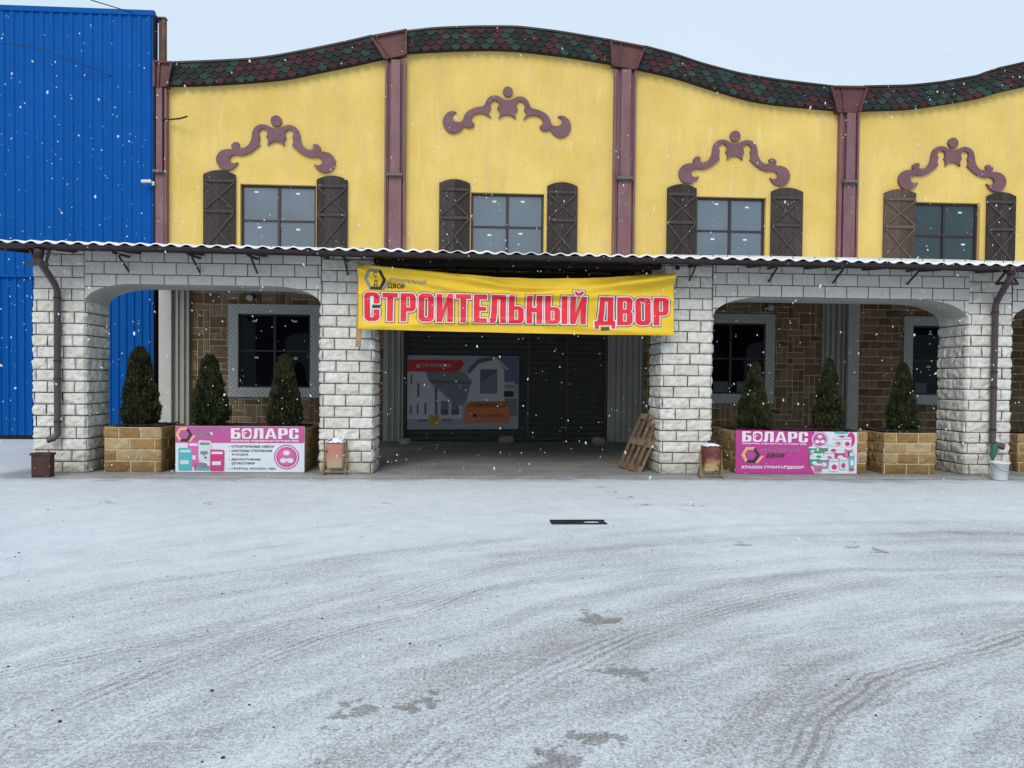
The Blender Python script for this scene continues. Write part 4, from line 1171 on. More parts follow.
def hexlogo(cx, cz, r, w, asp=1.0):
    """three-piece hexagonal ring with a tail; returns polygons per tone"""
    V = [(cx+r*math.cos(R(60*k))*asp, cz+r*math.sin(R(60*k))) for k in range(6)]
    v = [(cx+(r-w)*math.cos(R(60*k))*asp, cz+(r-w)*math.sin(R(60*k))) for k in range(6)]
    light = [[V[2], V[3], v[3], v[2]], [V[3], V[4], v[4], v[3]], [V[1], V[2], v[2], (v[1][0]-.15*w*asp, v[1][1])]]
    dark = [[V[1], V[0], v[0], v[1]], [V[0], V[5], v[5], v[0]], [V[5], V[4], v[4], v[5]]]
    tail = [[(V[5][0], V[5][1]), (V[5][0]+w*asp*.9, V[5][1]), (V[0][0]+w*asp*1.3, V[0][1]-.1*r), (V[0][0]+w*asp*.3, V[0][1]-.1*r)]]
    return light, dark, tail
q4 = lambda ps: [(p, [(0, 1, 2, 3)]) for p in ps]
H_ = bt[0][1]-bb_[0][1]; asp = H_/(BX1-BX0)
lg, dk, tl = hexlogo(.052, .795, .185, .055, asp*.95)
conform(q4(lg)+q4(tl), 'grey_logo_half', 'greyprint', .006)
conform(q4(dk), 'black_logo_half', 'black', .006)
def print_text(s, ua, ub, v0, v1, bold, name, mat, shear=0.0):
    bm = text_bm(s, bold, 2)
    xs = [v.co.x for v in bm.verts]; ys = [v.co.y for v in bm.verts]; a, b, c, d = min(xs), max(xs), min(ys), max(ys)
    bm.verts.index_update()
    vs_ = [(lerp(ua, ub, (v.co.x-a)/(b-a))+shear*(v.co.y-c)/(d-c), lerp(v0, v1, (v.co.y-c)/(d-c))) for v in bm.verts]
    fs_ = [tuple(v.index for v in f.verts) for f in bm.faces]; bm.free()
    return conform([(vs_, fs_)], name, mat, .006)
print_text('С', .049, .059, .82, .91, .02, 'logo_letter', 'black'); print_text('Д', .047, .060, .68, .79, .02, 'logo_letter', 'black')
print_text('СТРОИТЕЛЬНЫЙ', .097, .212, .770, .845, .03, 'small_lettering', 'greyprint')
print_text('ДВОР', .090, .145, .665, .755, .03, 'small_lettering', 'black')
mb = MB(); p0, p1 = P(361, 263, YBN+.03), P(358, 347, YBN+.03)
mb.bar((p0.x, YBN+.045, p0.z), (p1.x, YBN+.045, p1.z), .085, .035); mb.build('end_batten', 'batten', ban)
mb = MB()
mb.tube([(BX0, YBN, bt[0][1]-.02), (BX0-.05, YA-.0, bt[0][1]+.12)], .006, 5); mb.tube([(BX1, YBN, bt[-1][1]-.02), (BX1+.10, YA, bt[-1][1]+.06)], .006, 5)
mb.build('tie_rope', 'cable', ban)

# ================================================================== PRODUCT SIGNS ON PLANTERS
MAG = flat('sign_magenta', (.47, .045, .27)); MAG2 = flat('sign_pink', (.50, .09, .30)); WH = flat('sign_white', (.66, .72, .78))
TEAL = flat('sign_teal', (.08, .42, .48)); PK = flat('sign_hot_pink', (.66, .12, .36)); ORG_ = flat('sign_peach', (.72, .45, .22)); INK = flat('sign_ink', (.03, .028, .04))
GRN = flat('sign_green', (.03, .30, .16)); PAL = flat('sign_pale', (.56, .66, .66)); DPK = flat('sign_deep_pink', (.55, .04, .20)); GRY = flat('sign_slate', (.22, .21, .27))
class Sign:
    """local coordinates in the zoomed-photo units of the sign face; y is a shallow stack of print"""
    def __init__(s, root, x0, x1, z0a, z1a, z0b, z1b, y, W, H):
        s.r, s.x0, s.x1, s.q, s.y, s.W, s.H = root, x0, x1, (z0a, z1a, z0b, z1b), y, W, H
    def p(s, a, b, lift=0):
        t = a/s.W; v = 1-b/s.H; z0, z1 = lerp(s.q[0], s.q[2], t), lerp(s.q[1], s.q[3], t)
        return (lerp(s.x0, s.x1, t), s.y-lift, lerp(z0, z1, v))
    def poly(s, pts, name, mat, lift=.003, mb=None):
        tr = tessellate_polygon([[Vector((p[0], p[1], 0)) for p in pts]])
        m_ = mb or MB(); m_.add([s.p(a, b, lift) for a, b in pts], [tuple(t) for t in tr])
        return None if mb is not None else m_.build(name, mat, s.r)
    def rect(s, a, b, c, d, name, mat, lift=.003, mb=None): return s.poly([(a, b), (c, b), (c, d), (a, d)], name, mat, lift, mb)
    def ell(s, cx, cy, rx, ry, name, mat, lift=.003, mb=None, n=22, a0=0, a1=360):
        return s.poly([(cx+rx*math.cos(R(lerp(a0, a1, k/n))), cy+ry*math.sin(R(lerp(a0, a1, k/n)))) for k in range(n+(0 if a1-a0 == 360 else 1))], name, mat, lift, mb)
    def text(s, t, a, b, c, d, name, mat, bold=.03, lift=.004):
        bm = text_bm(t, bold, 2); xs = [v.co.x for v in bm.verts]; ys = [v.co.y for v in bm.verts]; A, B_, C_, D_ = min(xs), max(xs), min(ys), max(ys)
        for v in bm.verts: v.co = Vector(s.p(lerp(a, c, (v.co.x-A)/(B_-A)), lerp(d, b, (v.co.y-C_)/(D_-C_)), lift))
        m_ = MB(); m_.bm(bm); bm.free(); return m_.build(name, mat, s.r)
    def heavy(s, t, a, b, c, d):
        adv = []; x = 0
        for ch in t: adv.append(x); x += GL[ch][0]+.08
        tot = x-.08; m_ = MB()
        for ch, ax in zip(t, adv):
            w, outer, holes = GL[ch]
            for k, o in enumerate(outer):
                pl = [[Vector((p[0], p[1], 0)) for p in q] for q in [o, *(holes if k == 0 else [])]]; fl = [p for q in pl for p in q]
                m_.add([s.p(lerp(a, c, (p.x+ax)/tot), lerp(d, b, p.y), .004) for p in fl], [tuple(q) for q in tessellate_polygon(pl)])
        return m_.build('brand_lettering', 'wprint', s.r)
    def logo(s, cx, cy, r, w, light, dark, lift=.004):
        lg, dk, tl = hexlogo(cx, -cy, r, w)
        for ps, mt, nm in ((lg, light, 'logo_half'), (tl, light, 'logo_tail'), (dk, dark, 'logo_half')):
            m_ = MB()
            for p in ps: s.poly([(a, -b) for a, b in p], '', None, lift, m_)
            m_.build(nm, mt, s.r)
def signboard(name, pxl, pxr, tl, tr, bl, br, y, label, W, H):
    A, B_, C_, D_ = P(pxl, tl, y), P(pxr, tr, y), P(pxl, bl, y), P(pxr, br, y)
    C_.z = max(C_.z, .012); D_.z = max(D_.z, .012)
    t = thing(name, ((A.x+B_.x)/2, y, 0), label, 'sign')
    s = Sign(t, A.x, B_.x, C_.z, A.z, D_.z, B_.z, y, W, H)
    m_ = MB(); n = 24; vs = []
    for i in range(n+1):
        for b in (0, H): vs += [s.p(W*i/n, b, 0), s.p(W*i/n, b, -.022)]
    fs = []
    for i in range(n):
        k = 4*i; fs += [(k, k+4, k+6, k+2), (k+1, k+3, k+7, k+5), (k, k+1, k+5, k+4), (k+2, k+6, k+7, k+3)]
    fs += [(0, 2, 3, 1), (4*n, 4*n+1, 4*n+3, 4*n+2)]
    m_.add(vs, fs)
    return t, s, m_
YS = YPL-.02
# left: white and pink
t, s, m_ = signboard('shop_sign', 175.5, 304.5, 426, 426.5, 472, 472.5, YS, 'pink and white sign with drawn cement bags and a bulleted product list', 930, 340)
m_.build('board', WH, t)
s.rect(1, 1, 929, 124, 'pink_header', MAG2, .002)
s.logo(60, 62, 60, 22, ORG_, INK, .005)
s.text('СТРОИТЕЛЬНЫЙ', 122, 14, 362, 36, 'small_lettering', GRY, .04); s.text('ДВОР', 140, 44, 250, 80, 'small_lettering', GRY, .04)
s.text('СД', 42, 48, 78, 76, 'small_lettering', GRY, .02)
s.heavy('БОЛАРС', 398, 15, 888, 92)
s.ell(512, 55, 27, 27, 'letter_core', MAG2, .006); s.ell(504, 60, 15, 17, 'letter_spark', 'wprint', .007); s.ell(510, 64, 14, 15, 'letter_core', MAG2, .008)
s.text('комплекс отделочных материалов', 400, 102, 888, 118, 'small_lettering', 'wprint', .04)
for q, (a, b, tx) in enumerate(((150, 400, '• СТРОИТЕЛЬНЫЕ СМЕСИ'), (182, 400, '• СИСТЕМЫ УТЕПЛЕНИЯ'), (210, 400, '  ФАСАДОВ'), (247, 400, '• ДЕКОРАТИВНЫЕ'), (275, 400, '  ШТУКАТУРКИ'), (315, 400, '• ГРУНТЫ, КРАСКИ, ПВА'))):
    w = len(tx)*16.2; tx2 = tx.strip(); x0 = 385 if tx[0] == '•' else 404
    s.text(tx2, x0, a-9, x0+w-(0 if tx[0] == '•' else 28), a+8, 'list_lettering', INK, .035)
s.ell(801, 227, 92, 92, 'round_badge', MAG2, .003); s.ell(801, 227, 83, 83, 'round_badge', WH, .0045); s.ell(801, 227, 76, 76, 'round_badge', MAG2, .006); s.ell(801, 227, 63, 63, 'round_badge', PK, .0075)
for cx, cy in ((801, 196), (778, 252), (828, 252)): s.ell(cx, cy, 24, 18, 'badge_petal', WH, .009)
s.ell(801, 246, 9, 9, 'badge_petal', WH, .0095)
BL = [.003]
def bag(a, b, c, d, mt, mt2, txt=None):
    BL[0] += .002; L = BL[0]
    s.poly([(a+4, b), (c-6, b+3), (c, b+12), (c-3, d-4), (c-8, d), (a+5, d), (a, d-6), (a, b+8)], 'drawn_bag', mt, L)
    s.rect(a+10, b+16, c-12, b+34, 'bag_label', mt2, L+.001)
    s.rect(a+14, b+(d-b)*.55, c-26, b+(d-b)*.72, 'bag_label', mt2, L+.001)
bag(88, 112, 170, 300, PK, WH); bag(165, 105, 258, 250, PAL, GRY); bag(22, 160, 122, 328, TEAL, PAL); bag(250, 172, 352, 332, DPK, WH)
s.rect(135, 280, 225, 325, 'drawn_tub', DPK, .013); s.ell(180, 280, 45, 12, 'drawn_tub', GRY, .0137); s.rect(150, 300, 250, 325, 'drawn_tub', TEAL, .0145); s.ell(200, 300, 50, 12, 'drawn_tub', GRY, .0155)
s.poly([(200, 200), (213, 200), (205, 225), (198, 222)], 'bag_mark', GRY, .009); s.ell(216, 232, 8, 7, 'bag_mark', INK, .0095)
# right: magenta
t, s, m_ = signboard('shop_sign', 736, 857.5, 430, 432, 474.5, 475.5, YS, 'magenta sign with white lettering and a drawn pile of paint buckets', 890, 325)
m_.build('board', MAG, t)
s.poly([(575, 2), (888, 2), (888, 324), (578, 324), (540, 250), (545, 190)], 'white_field', WH, .002)
s.heavy('БОЛАРС', 45, 8, 525, 86); s.ell(157, 47, 27, 27, 'letter_core', MAG, .006); s.ell(149, 52, 15, 17, 'letter_spark', 'wprint', .007); s.ell(155, 56, 14, 15, 'letter_core', MAG, .008)
s.text('комплекс отделочных материалов', 45, 94, 515, 108, 'small_lettering', 'wprint', .04)
s.logo(108, 185, 68, 24, ORG_, INK, .005); s.text('СД', 88, 172, 128, 200, 'small_lettering', GRY, .02)
s.text('СТРОИТЕЛЬНЫЙ', 180, 132, 468, 162, 'small_lettering', GRY, .04); s.text('ДВОР', 222, 172, 358, 210, 'small_lettering', INK, .05)
s.text('КРАСКИ ГРУНТЫ ДЕКОР', 45, 266, 500, 292, 'slogan_lettering', 'wprint', .045)
s.ell(612, 62, 62, 62, 'round_badge', PK, .003); s.ell(612, 62, 56, 56, 'round_badge', WH, .0045); s.ell(612, 62, 50, 50, 'round_badge', MAG2, .006)
for cx, cy in ((612, 40), (594, 78), (632, 78)): s.ell(cx, cy, 17, 13, 'badge_petal', WH, .0075)
s.ell(842, 60, 30, 58, 'pink_balloon', DPK, .004, a0=-90, a1=270-.1)
rnd = random.Random(5)
def pail(cx, cy, w, h, body, lid, band, L):
    w *= .8; h *= 1.25
    s.poly([(cx-w, cy-h), (cx+w, cy-h), (cx+w*.82, cy+h), (cx-w*.82, cy+h)], 'drawn_pail', body, L)
    s.ell(cx+w*.1, cy+h*.25, w*.55, h*.5, 'pail_band', band, L+.0005)
    s.ell(cx, cy-h, w*1.06, h*.34, 'pail_rim', GRY, L+.0009); s.ell(cx, cy-h-1.5, w*.98, h*.27, 'pail_lid', lid, L+.0013)
L = .004
for cx, cy, w, h, bo, li, bd in ((770, 35, 62, 22, PAL, TEAL, DPK), (745, 85, 44, 26, PAL, WH, PK), (812, 85, 44, 28, WH, PAL, DPK), (560, 150, 40, 20, GRN, WH, WH), (640, 150, 46, 24, GRN, WH, DPK),
                                   (710, 140, 50, 26, WH, PAL, DPK), (600, 190, 50, 24, WH, GRN, GRN), (680, 195, 46, 26, WH, PAL, PK), (760, 190, 50, 26, DPK, WH, WH), (825, 165, 36, 26, PK, WH, INK),
                                   (570, 235, 44, 22, GRN, WH, WH), (640, 245, 46, 28, GRY, WH, PAL), (715, 262, 46, 34, WH, PAL, DPK), (782, 250, 36, 32, PAL, WH, DPK), (600, 282, 40, 22, PK, WH, GRY), (845, 225, 26, 40, TEAL, PAL, WH)):
    pail(cx, cy, w, h, bo, li, bd, L); L += .0016
s.ell(845, 290, 22, 9, 'red_mark', DPK, .03)

# ================================================================== POSTER ON THE ROLLER DOOR
t, s, m_ = signboard('poster', 407.5, 519, 355, 356.5, 429.5, 429, YB-.10, 'large dim poster of a grey house on the dark roller door', 875, 585)
PB = flat('poster_blue', (.32, .34, .39)); m_.build('sheet', PB, t)
PD = flat('poster_slate', (.10, .11, .135)); PM = flat('poster_roof', (.18, .19, .215)); PL_ = flat('poster_wall', (.52, .53, .56)); PS = flat('poster_sky', (.11, .135, .24)); PR = flat('poster_red', (.55, .025, .025)); PO = flat('poster_orange', (.60, .18, .05)); PO2 = flat('poster_orange_top', (.36, .12, .05)); PY = flat('poster_yellow', (.45, .32, .02)); PT = flat('poster_text', (.48, .42, .38))
s.poly([(640, 3), (872, 3), (872, 225), (760, 210), (700, 60)], 'printed_sky', PS, .002)
s.poly([(470, 130), (560, 40), (690, 15), (760, 110), (765, 400), (470, 430)], 'printed_wall', PL_, .003)
s.poly([(0, 130), (150, 130), (230, 330), (230, 500), (0, 505)], 'printed_wall', PL_, .003)
s.poly([(215, 300), (250, 280), (330, 370), (430, 370), (430, 500), (215, 500)], 'printed_wall', PL_, .0032)
s.poly([(140, 120), (440, 130), (505, 200), (470, 330), (430, 400), (330, 340), (220, 240), (165, 200)], 'printed_roof', PM, .004)
s.poly([(165, 195), (500, 210), (505, 225), (175, 212)], 'printed_ridge', PD, .005)
s.poly([(470, 110), (560, 20), (660, 5), (700, 25), (560, 60), (480, 150)], 'printed_roof', PD, .005)
s.poly([(660, 5), (690, 5), (800, 105), (775, 110)], 'printed_ridge', PT, .006)
s.rect(570, 105, 705, 300, 'printed_window', PD, .005); s.poly([(580, 210), (700, 130), (700, 295), (580, 295)], 'printed_window', PM, .006)
for a in (262, 345): s.rect(a, 360, a+62, 470, 'printed_window', PM, .006); s.rect(a, 425, a+62, 468, 'printed_window', PD, .0068)
for a, b, c, d in ((22, 395, 35, 465), (75, 380, 88, 465), (135, 375, 150, 465), (78, 220, 95, 330), (25, 150, 38, 230)): s.rect(a, b, c, d, 'printed_window', PD, .005)
s.poly([(215, 250), (232, 245), (238, 470), (218, 470)], 'printed_ridge', PD, .006)
s.rect(755, 205, 842, 275, 'white_label', PT, .006); s.text('150м', 765, 225, 835, 258, 'small_lettering', PD, .03, .008); s.rect(758, 280, 835, 325, 'black_label', 'black', .006)
s.rect(765, 340, 865, 480, 'printed_window', PM, .0035)
s.poly([(3, 35), (420, 35), (445, 60), (400, 130), (3, 130)], 'red_strip', PR, .007)
s.text('ТЕХНОНИКОЛЬ', 118, 65, 345, 92, 'poster_lettering', PT, .03, .009)
s.poly([(70, 72), (105, 72), (105, 100), (94, 100), (94, 84), (84, 100), (70, 100)], 'logo_mark', PT, .009)
s.poly([(452, 415), (490, 362), (785, 362), (800, 415)], 'box_top', PO2, .008); s.poly([(452, 415), (800, 415), (800, 535), (452, 535)], 'box_front', PO, .008)
s.text('ТЕХНОНИКОЛЬ', 560, 468, 738, 486, 'poster_lettering', 'black', .03, .010); s.text('МИНЕРАЛЬНАЯ ВАТА', 520, 385, 745, 400, 'poster_lettering', 'black', .03, .010)
s.rect(515, 462, 545, 488, 'logo_mark', 'black', .010)
s.rect(172, 470, 250, 555, 'yellow_square', PY, .007); s.text('ДОМ', 184, 485, 238, 505, 'small_lettering', PD, .02, .009)
s.text('дарим', 80, 505, 160, 530, 'small_lettering', PD, .02, .006); s.text('тепло', 270, 500, 345, 530, 'small_lettering', PD, .02, .006)

# ================================================================== LITTER BINS
def bin_(px, base_py, label, tilt, seed, heap):
    p = G(px, base_py); t = thing('litter_bin', (p.x, p.y, .006), label, 'litter bin', 'small painted litter bins beside the arcade pillars')
    x, y = p.x, p.y; H = .50; w = .155
    mb = MB()
    for s_ in (-1, 1):
        a = x+s_*(w+.025)
        mb.tube([(a, y-.12, .014), (a, y-.115, .05), (a, y-.02, .18), (a, y, .30), (a, y, H*.93)], .014, 8)
        mb.tube([(a, y+.12, .014), (a, y+.11, .05), (a, y+.01, .2)], .014, 8)
        mb.tube([(a, y-.16, .014), (a, y+.14, .014)], .014, 8)
        mb.tube([(a, y, H*.75), (x+s_*(w-.01), y, H*.75)], .012, 6)
    mb.tube([(x-w-.025, y-.10, .05), (x+w+.025, y-.10, .05)], .011, 8)
    mb.build('stand', 'binframe', t)
    bm = bmesh.new(); mb = MB()
    rz = [(.0, .128, .10), (.01, .134, .105), (.40, w, .125), (.415, w+.006, .131), (.415, w-.012, .113), (.35, w-.02, .105)]
    n = 28; vs = []
    for z, rx, ry in rz:
        for k in range(n):
            a = 2*math.pi*k/n; c, s2 = math.cos(a), math.sin(a); e = .45
            vs.append((rx*math.copysign(abs(c)**e, c), ry*math.copysign(abs(s2)**e, s2), z))
    fs = [(i*n+k, i*n+(k+1) % n, (i+1)*n+(k+1) % n, (i+1)*n+k) for i in range(len(rz)-1) for k in range(n)]+[tuple(range(n))]
    vs = [(v[0], v[1]*math.cos(tilt)-(v[2]-.3)*math.sin(tilt), v[1]*math.sin(tilt)+(v[2]-.3)*math.cos(tilt)+.3) for v in vs]
    mb.add([(x+a, y+b, .12+c) for a, b, c in vs], fs); mb.build('bin_body', 'bin' if seed == 3 else 'bin2', t, smooth=False)
    rnd = random.Random(seed); mb = MB(); n = 10
    vs = [(x+lerp(-w+.02, w-.02, i/n), y+lerp(-.10, .10, j/n)-.12*math.sin(tilt), .54+heap*1.4*(1-(2*i/n-1)**2)*(1-(2*j/n-1)**2)+.03*noise.noise((i*.8, j*.8, seed))) for j in range(n+1) for i in range(n+1)]
    mb.add(vs, [(j*(n+1)+i, j*(n+1)+i+1, (j+1)*(n+1)+i+1, (j+1)*(n+1)+i) for j in range(n) for i in range(n)]); li = mb.build('snowy_litter', 'snow', t, smooth=True)
    return t, x, y
t, x, y = bin_(335.5, 474.5, 'small faded pink bin with crumpled paper poking out, beside the pillar left of the opening', .06, 3, .05)
mb = MB(); mb.tube([(x+.06, y-.04, .52), (x+.13, y-.05, .60), (x+.17, y-.03, .67)], [.028, .02, .012], 7); mb.build('crumpled_paper', 'white', t)
mb = MB(); mb.tube([(x-.12, y-.05, .53), (x-.06, y-.06, .575), (x-.02, y-.05, .55)], [.02, .028, .02], 7); mb.build('dark_scrap', 'black', t)
t, x, y = bin_(710.5, 478, 'small rust-stained bin holding a black bag, beside the pillar right of the opening', .03, 8, .03)
mb = MB(); mb.chbox(x-.02, x+.13, y+.06, y+.10, .52, .62, .01); mb.build('black_bag', 'black', t)

# ================================================================== PALLET
B0, B1 = G(615.5, 466.5), G(636, 472.5); B0.z = B1.z = .01
W_ = (B1-B0); W_.z = 0; wl = min(W_.length, .8); W_ = W_.normalized(); B0 = B1-W_*wl
Lv = Vector((.42, .03, .98)).normalized(); N_ = W_.cross(Lv).normalized()
if N_.y > 0: N_ = -N_
t = thing('wooden_pallet', tuple(B1), 'weathered slatted wooden pallet leaning on the white pillar', 'pallet')
LL = 1.08
o = B0
def pb(u0, u1, v0, v1, d0, d1, mbx, rnd=random.Random(4)):
    mbx.obb(o+W_*(u0*wl)+Lv*(v0*LL)+N_*d0, W_*((u1-u0)*wl), Lv*((v1-v0)*LL), N_*(d1-d0), (rnd.random(), 0))
for a, b in ((0, .12), (.29, .40), (.60, .71), (.88, 1)):
    mb = MB(); pb(a, b, 0, 1, 0, .022, mb); mb.build('deck_slat', 'wood', t)
for v in (0, .44, .88):
    mb = MB(); pb(0, 1, v, v+.12, -.022, -.001, mb); mb.build('cross_board', 'wood', t)
    for u in (0, .43, .86):
        mb = MB(); pb(u+.003, u+.137, v+.002, v+.115, -.075, -.023, mb); mb.build('spacer_block', 'wood', t)
for u in (0, .43, .86):
    mb = MB(); pb(u, u+.14, 0, 1, -.095, -.076, mb); mb.build('runner_board', 'wood', t)
# short front boards seen across the slats
for v in (.0, .44, .90):
    for u in (.15, .58):
        mb = MB(); pb(u, u+.28, v, v+.09, .023, .04, mb); mb.build('front_board', 'wood', t)

# ================================================================== TIN, BUCKET, STONES, GRATE
p = G(43, 477); x, y = p.x, p.y-.0
t = thing('rusty_canister', (x, y, .006), 'rusty square metal canister on the snow under the corner downpipe', 'canister')
mb = MB(); w = .145
mb.chbox(x-w, x+w, y-.075, y+.075, .006, .36, .02); mb.build('body', 'rust', t)
mb = MB(); 
for a in ((x-w-.012, x+w+.012, y-.087, y-.065), (x-w-.012, x+w+.012, y+.065, y+.087), (x-w-.012, x-w+.01, y-.065, y+.065), (x+w-.01, x+w+.012, y-.065, y+.065)): mb.chbox(*a, .345, .385, .004)
mb.build('rim', 'rust', t)
mb = MB(); mb.box(x-w+.012, x+w-.012, y-.062, y+.062, .361, .366); mb.build('dark_inside', 'dark', t)
p = G(1004.5, 481); x, y = p.x, p.y+.12
t = thing('plastic_bucket', (x, y, .006), 'white plastic bucket catching drips at the foot of the far downpipe', 'bucket')
mb = MB(); n = 32; prof = [(.0, .105), (.01, .113), (.27, .140), (.272, .152), (.30, .154), (.305, .148), (.29, .138), (.04, .108)]
vs = [(x+r*math.cos(2*math.pi*k/n), y+r*math.sin(2*math.pi*k/n), .006+z) for z, r in prof for k in range(n)]
fs = [(i*n+k, i*n+(k+1) % n, (i+1)*n+(k+1) % n, (i+1)*n+k) for i in range(len(prof)-1) for k in range(n)]+[tuple(range(n)), tuple((len(prof)-1)*n+k for k in range(n))]
mb.add(vs, fs); mb.build('bucket_body', 'white', t, smooth=True)
mb = MB(); mb.tube([(x+.155*math.cos(R(a)), y-.02-.158*math.sin(R(a))*.95, .29-.13*math.sin(R(a))) for a in range(0, 181, 12)], .004, 6); mb.build('wire_handle', 'lamp', t)
mb = MB(); mb.tube([(x, y, .27), (x, y, .275)], .136, 24); mb.build('meltwater', 'glass_low', t)
def rock(px, py, sx, sy, sz, label, seed, yy=None):
    p = P(px, py, yy) if yy else G(px, py); 
    bm = bmesh.new(); bmesh.ops.create_icosphere(bm, subdivisions=3, radius=.62)
    for v in bm.verts: v.co = Vector([max(-.5+.06*v.co.z, min(.5-.12*v.co.z, c_)) for c_ in v.co])
    for v in bm.verts:
        c = v.co; k = 1+.25*noise.noise(c*2.3+Vector((seed, 0, 0))); v.co = Vector((c.x*sx*k, c.y*sy*k, (c.z*.5+.25)*2*sz*.5*k if False else (c.z+.5)*sz*k))+Vector((p.x, p.y, .0))
    mb = MB(); mb.bm(bm); bm.free(); o_ = mb.build('stone_block', 'conc', None, loc=(p.x, p.y, 0)); return tag(o_, label, 'stone')
rock(598, 444.5, .32, .22, .20, 'pale trapezoid stone on the floor by the jamb right of the dark roller door', 1)
rock(506, 443, .36, .18, .19, 'flat pale stone block on the floor under the house poster', 4)
rock(405, 445, .26, .22, .17, 'round grey stone on the floor at the left jamb of the roller door', 8)
c = [G(551, 520.5), G(605, 520.5), G(604, 525), (G(552, 525))]
cx = sum(v.x for v in c)/4; cy = sum(v.y for v in c)/4; hw = (c[1].x-c[0].x)/2; hd = abs(c[0].y-c[3].y)/2*.72
t = thing('drain_grate', (cx, cy, 0), 'narrow dark drain grate set in the snowy yard before the opening', 'drain grate')
mb = MB(); mb.box(cx-hw, cx+hw, cy-hd, cy+hd, .001, .005); mb.build('dark_slot', 'dark', t)
mb = MB()
for a in ((cx-hw, cx+hw, cy-hd-.012, cy-hd+.014), (cx-hw, cx+hw, cy+hd-.014, cy+hd+.012)): mb.box(*a, .001, .016)
k = cx-hw+.02
while k < cx+hw-.02: mb.box(k, k+.014, cy-hd+.015, cy+hd-.015, .006, .013); k += .045
mb.build('iron_bars', 'iron', t)
mb = MB(); mb.add([(cx+hw*.45+.09*math.cos(R(a*30))*(1+.4*noise.noise((a, 0, 3))), cy-hd*.7+.025*math.sin(R(a*30)), .019) for a in range(12)]+[(cx+hw*.45, cy-hd*.7, .023)], [(a, (a+1) % 12, 12) for a in range(12)]); mb.build('snow_patch', 'snow', t)

# small dark clods strewn over the snow
rnd = random.Random(12); mb = MB()
fixed = [(91, 488), (48, 510), (19, 553), (91, 530), (130, 530), (254, 556), (140, 662), (212, 691), (410, 644), (223, 758), (8, 667), (60, 722), (73, 617), (222, 594)]
pts = [(G(a, b).x, G(a, b).y, rnd.uniform(.006, .013)) for a, b in fixed]
for _ in range(170):
    yy = rnd.uniform(2.3, 11.5); xx = rnd.uniform(-.7, .75)*yy; pts.append((xx, yy, rnd.uniform(.003, .008)))
for xx, yy, r_ in pts:
    n = 6; b = [(xx+r_*math.cos(k)*rnd.uniform(.7, 1.3), yy+r_*math.sin(k)*rnd.uniform(.7, 1.3), .0) for k in [i*2*math.pi/n for i in range(n)]]
    u = [(q[0]*.6+xx*.4, q[1]*.6+yy*.4, r_*rnd.uniform(.5, .8)) for q in b]
    mb.add(b+u+[(xx, yy, r_*.85)], [(i, (i+1) % n, n+(i+1) % n, n+i) for i in range(n)]+[(n+i, n+(i+1) % n, 2*n) for i in range(n)])
o_ = mb.build('dirt_clods', 'pebble'); tag(o_, 'small dark clods of dirt scattered over the snowy yard', 'dirt', kind='stuff')

# ================================================================== CAMERAS, LAMPS, CABLES
def seccam(x, y, z, label, white=True, face=-1):
    t = thing('security_camera', (x, y, z), label, 'camera')
    mb = MB(); mb.chbox(x-.03, x+.03, y-.03, y-.0, z-.05, z+.05, .006); mb.tube([(x, y-.02, z), (x+face*.05, y-.10, z+.02)], .016, 8); mb.build('mount', 'white' if white else 'black', t)
    mb = MB(); a = Vector((x+face*.02, y-.10, z+.035)); b = a+Vector((face*.20, -.10, -.035)); mb.tube([a, b], .042, 14); mb.build('camera_body', 'white' if white else 'black', t)
    mb = MB(); d = (b-a).normalized(); mb.tube([b, b+d*.012], .032, 12); mb.build('lens', 'black', t)
p = P(150, 184, YBL); seccam(p.x+.1, YBL-.045, p.z, 'small white security camera high on the blue cladding near its edge')
p = P(677, 268, YA-.02); t = thing('security_camera', (p.x, YA, p.z), 'round black dome camera on the wall at the upper corner of the yellow banner', 'camera')
mb = MB(); mb.tube([(p.x, YA+.0, p.z), (p.x, YA-.06, p.z)], .055, 16); mb.build('camera_base', 'white', t)
mb = MB(); mb.tube([(p.x, YA-.06, p.z), (p.x, YA-.085, p.z), (p.x, YA-.105, p.z)], [.045, .038, .018], 16); mb.build('dome', 'black', t, smooth=True)
for px, py, lab in ((251, 297, 'small grey wall lamp above the lattice-framed window left of the opening'), (769, 307, 'small grey wall lamp above the lattice-framed window right of the opening')):
    p = P(px, py, YB-.08); t = thing('wall_lamp', (p.x, YB-.06, p.z), lab, 'lamp', 'small lamps on the tiled wall')
    mb = MB(); mb.chbox(p.x-.10, p.x+.10, YB-.12, YB-.05, p.z-.06, p.z+.08, .01); mb.build('lamp_housing', 'lamp', t)
    mb = MB(); mb.tube([(p.x, YB-.12, p.z), (p.x, YB-.18, p.z-.02), (p.x, YB-.22, p.z-.04)], [.07, .08, .085], 14); mb.build('lamp_head', 'grey_col', t)
# papers behind the low window right of the opening
for px in (722, 745):
    p = P(px, 388, YB-.05); mb = MB(); mb.box(p.x-.22, p.x+.22, YB-.035, YB-.027, p.z-.17, p.z+.17)
    o_ = mb.build('paper_notice', flat('dim_paper', (.10, .11, .13)), None, loc=(p.x, YB-.03, p.z)); tag(o_, 'dim white paper notice in the dark window, ' + ('nearer the white pillar' if px == 722 else 'nearer the thuja'), 'notice', 'paper notices in the shop windows')
p = P(921, 389, YB-.05); mb = MB(); mb.box(p.x-.16, p.x+.16, YB-.035, YB-.027, p.z-.16, p.z+.16)
o_ = mb.build('paper_notice', flat('dim_paper', (.10, .11, .13)), None, loc=(p.x, YB-.03, p.z)); tag(o_, 'single paper notice in the window beside the running-bond tiles', 'notice', 'paper notices in the shop windows')

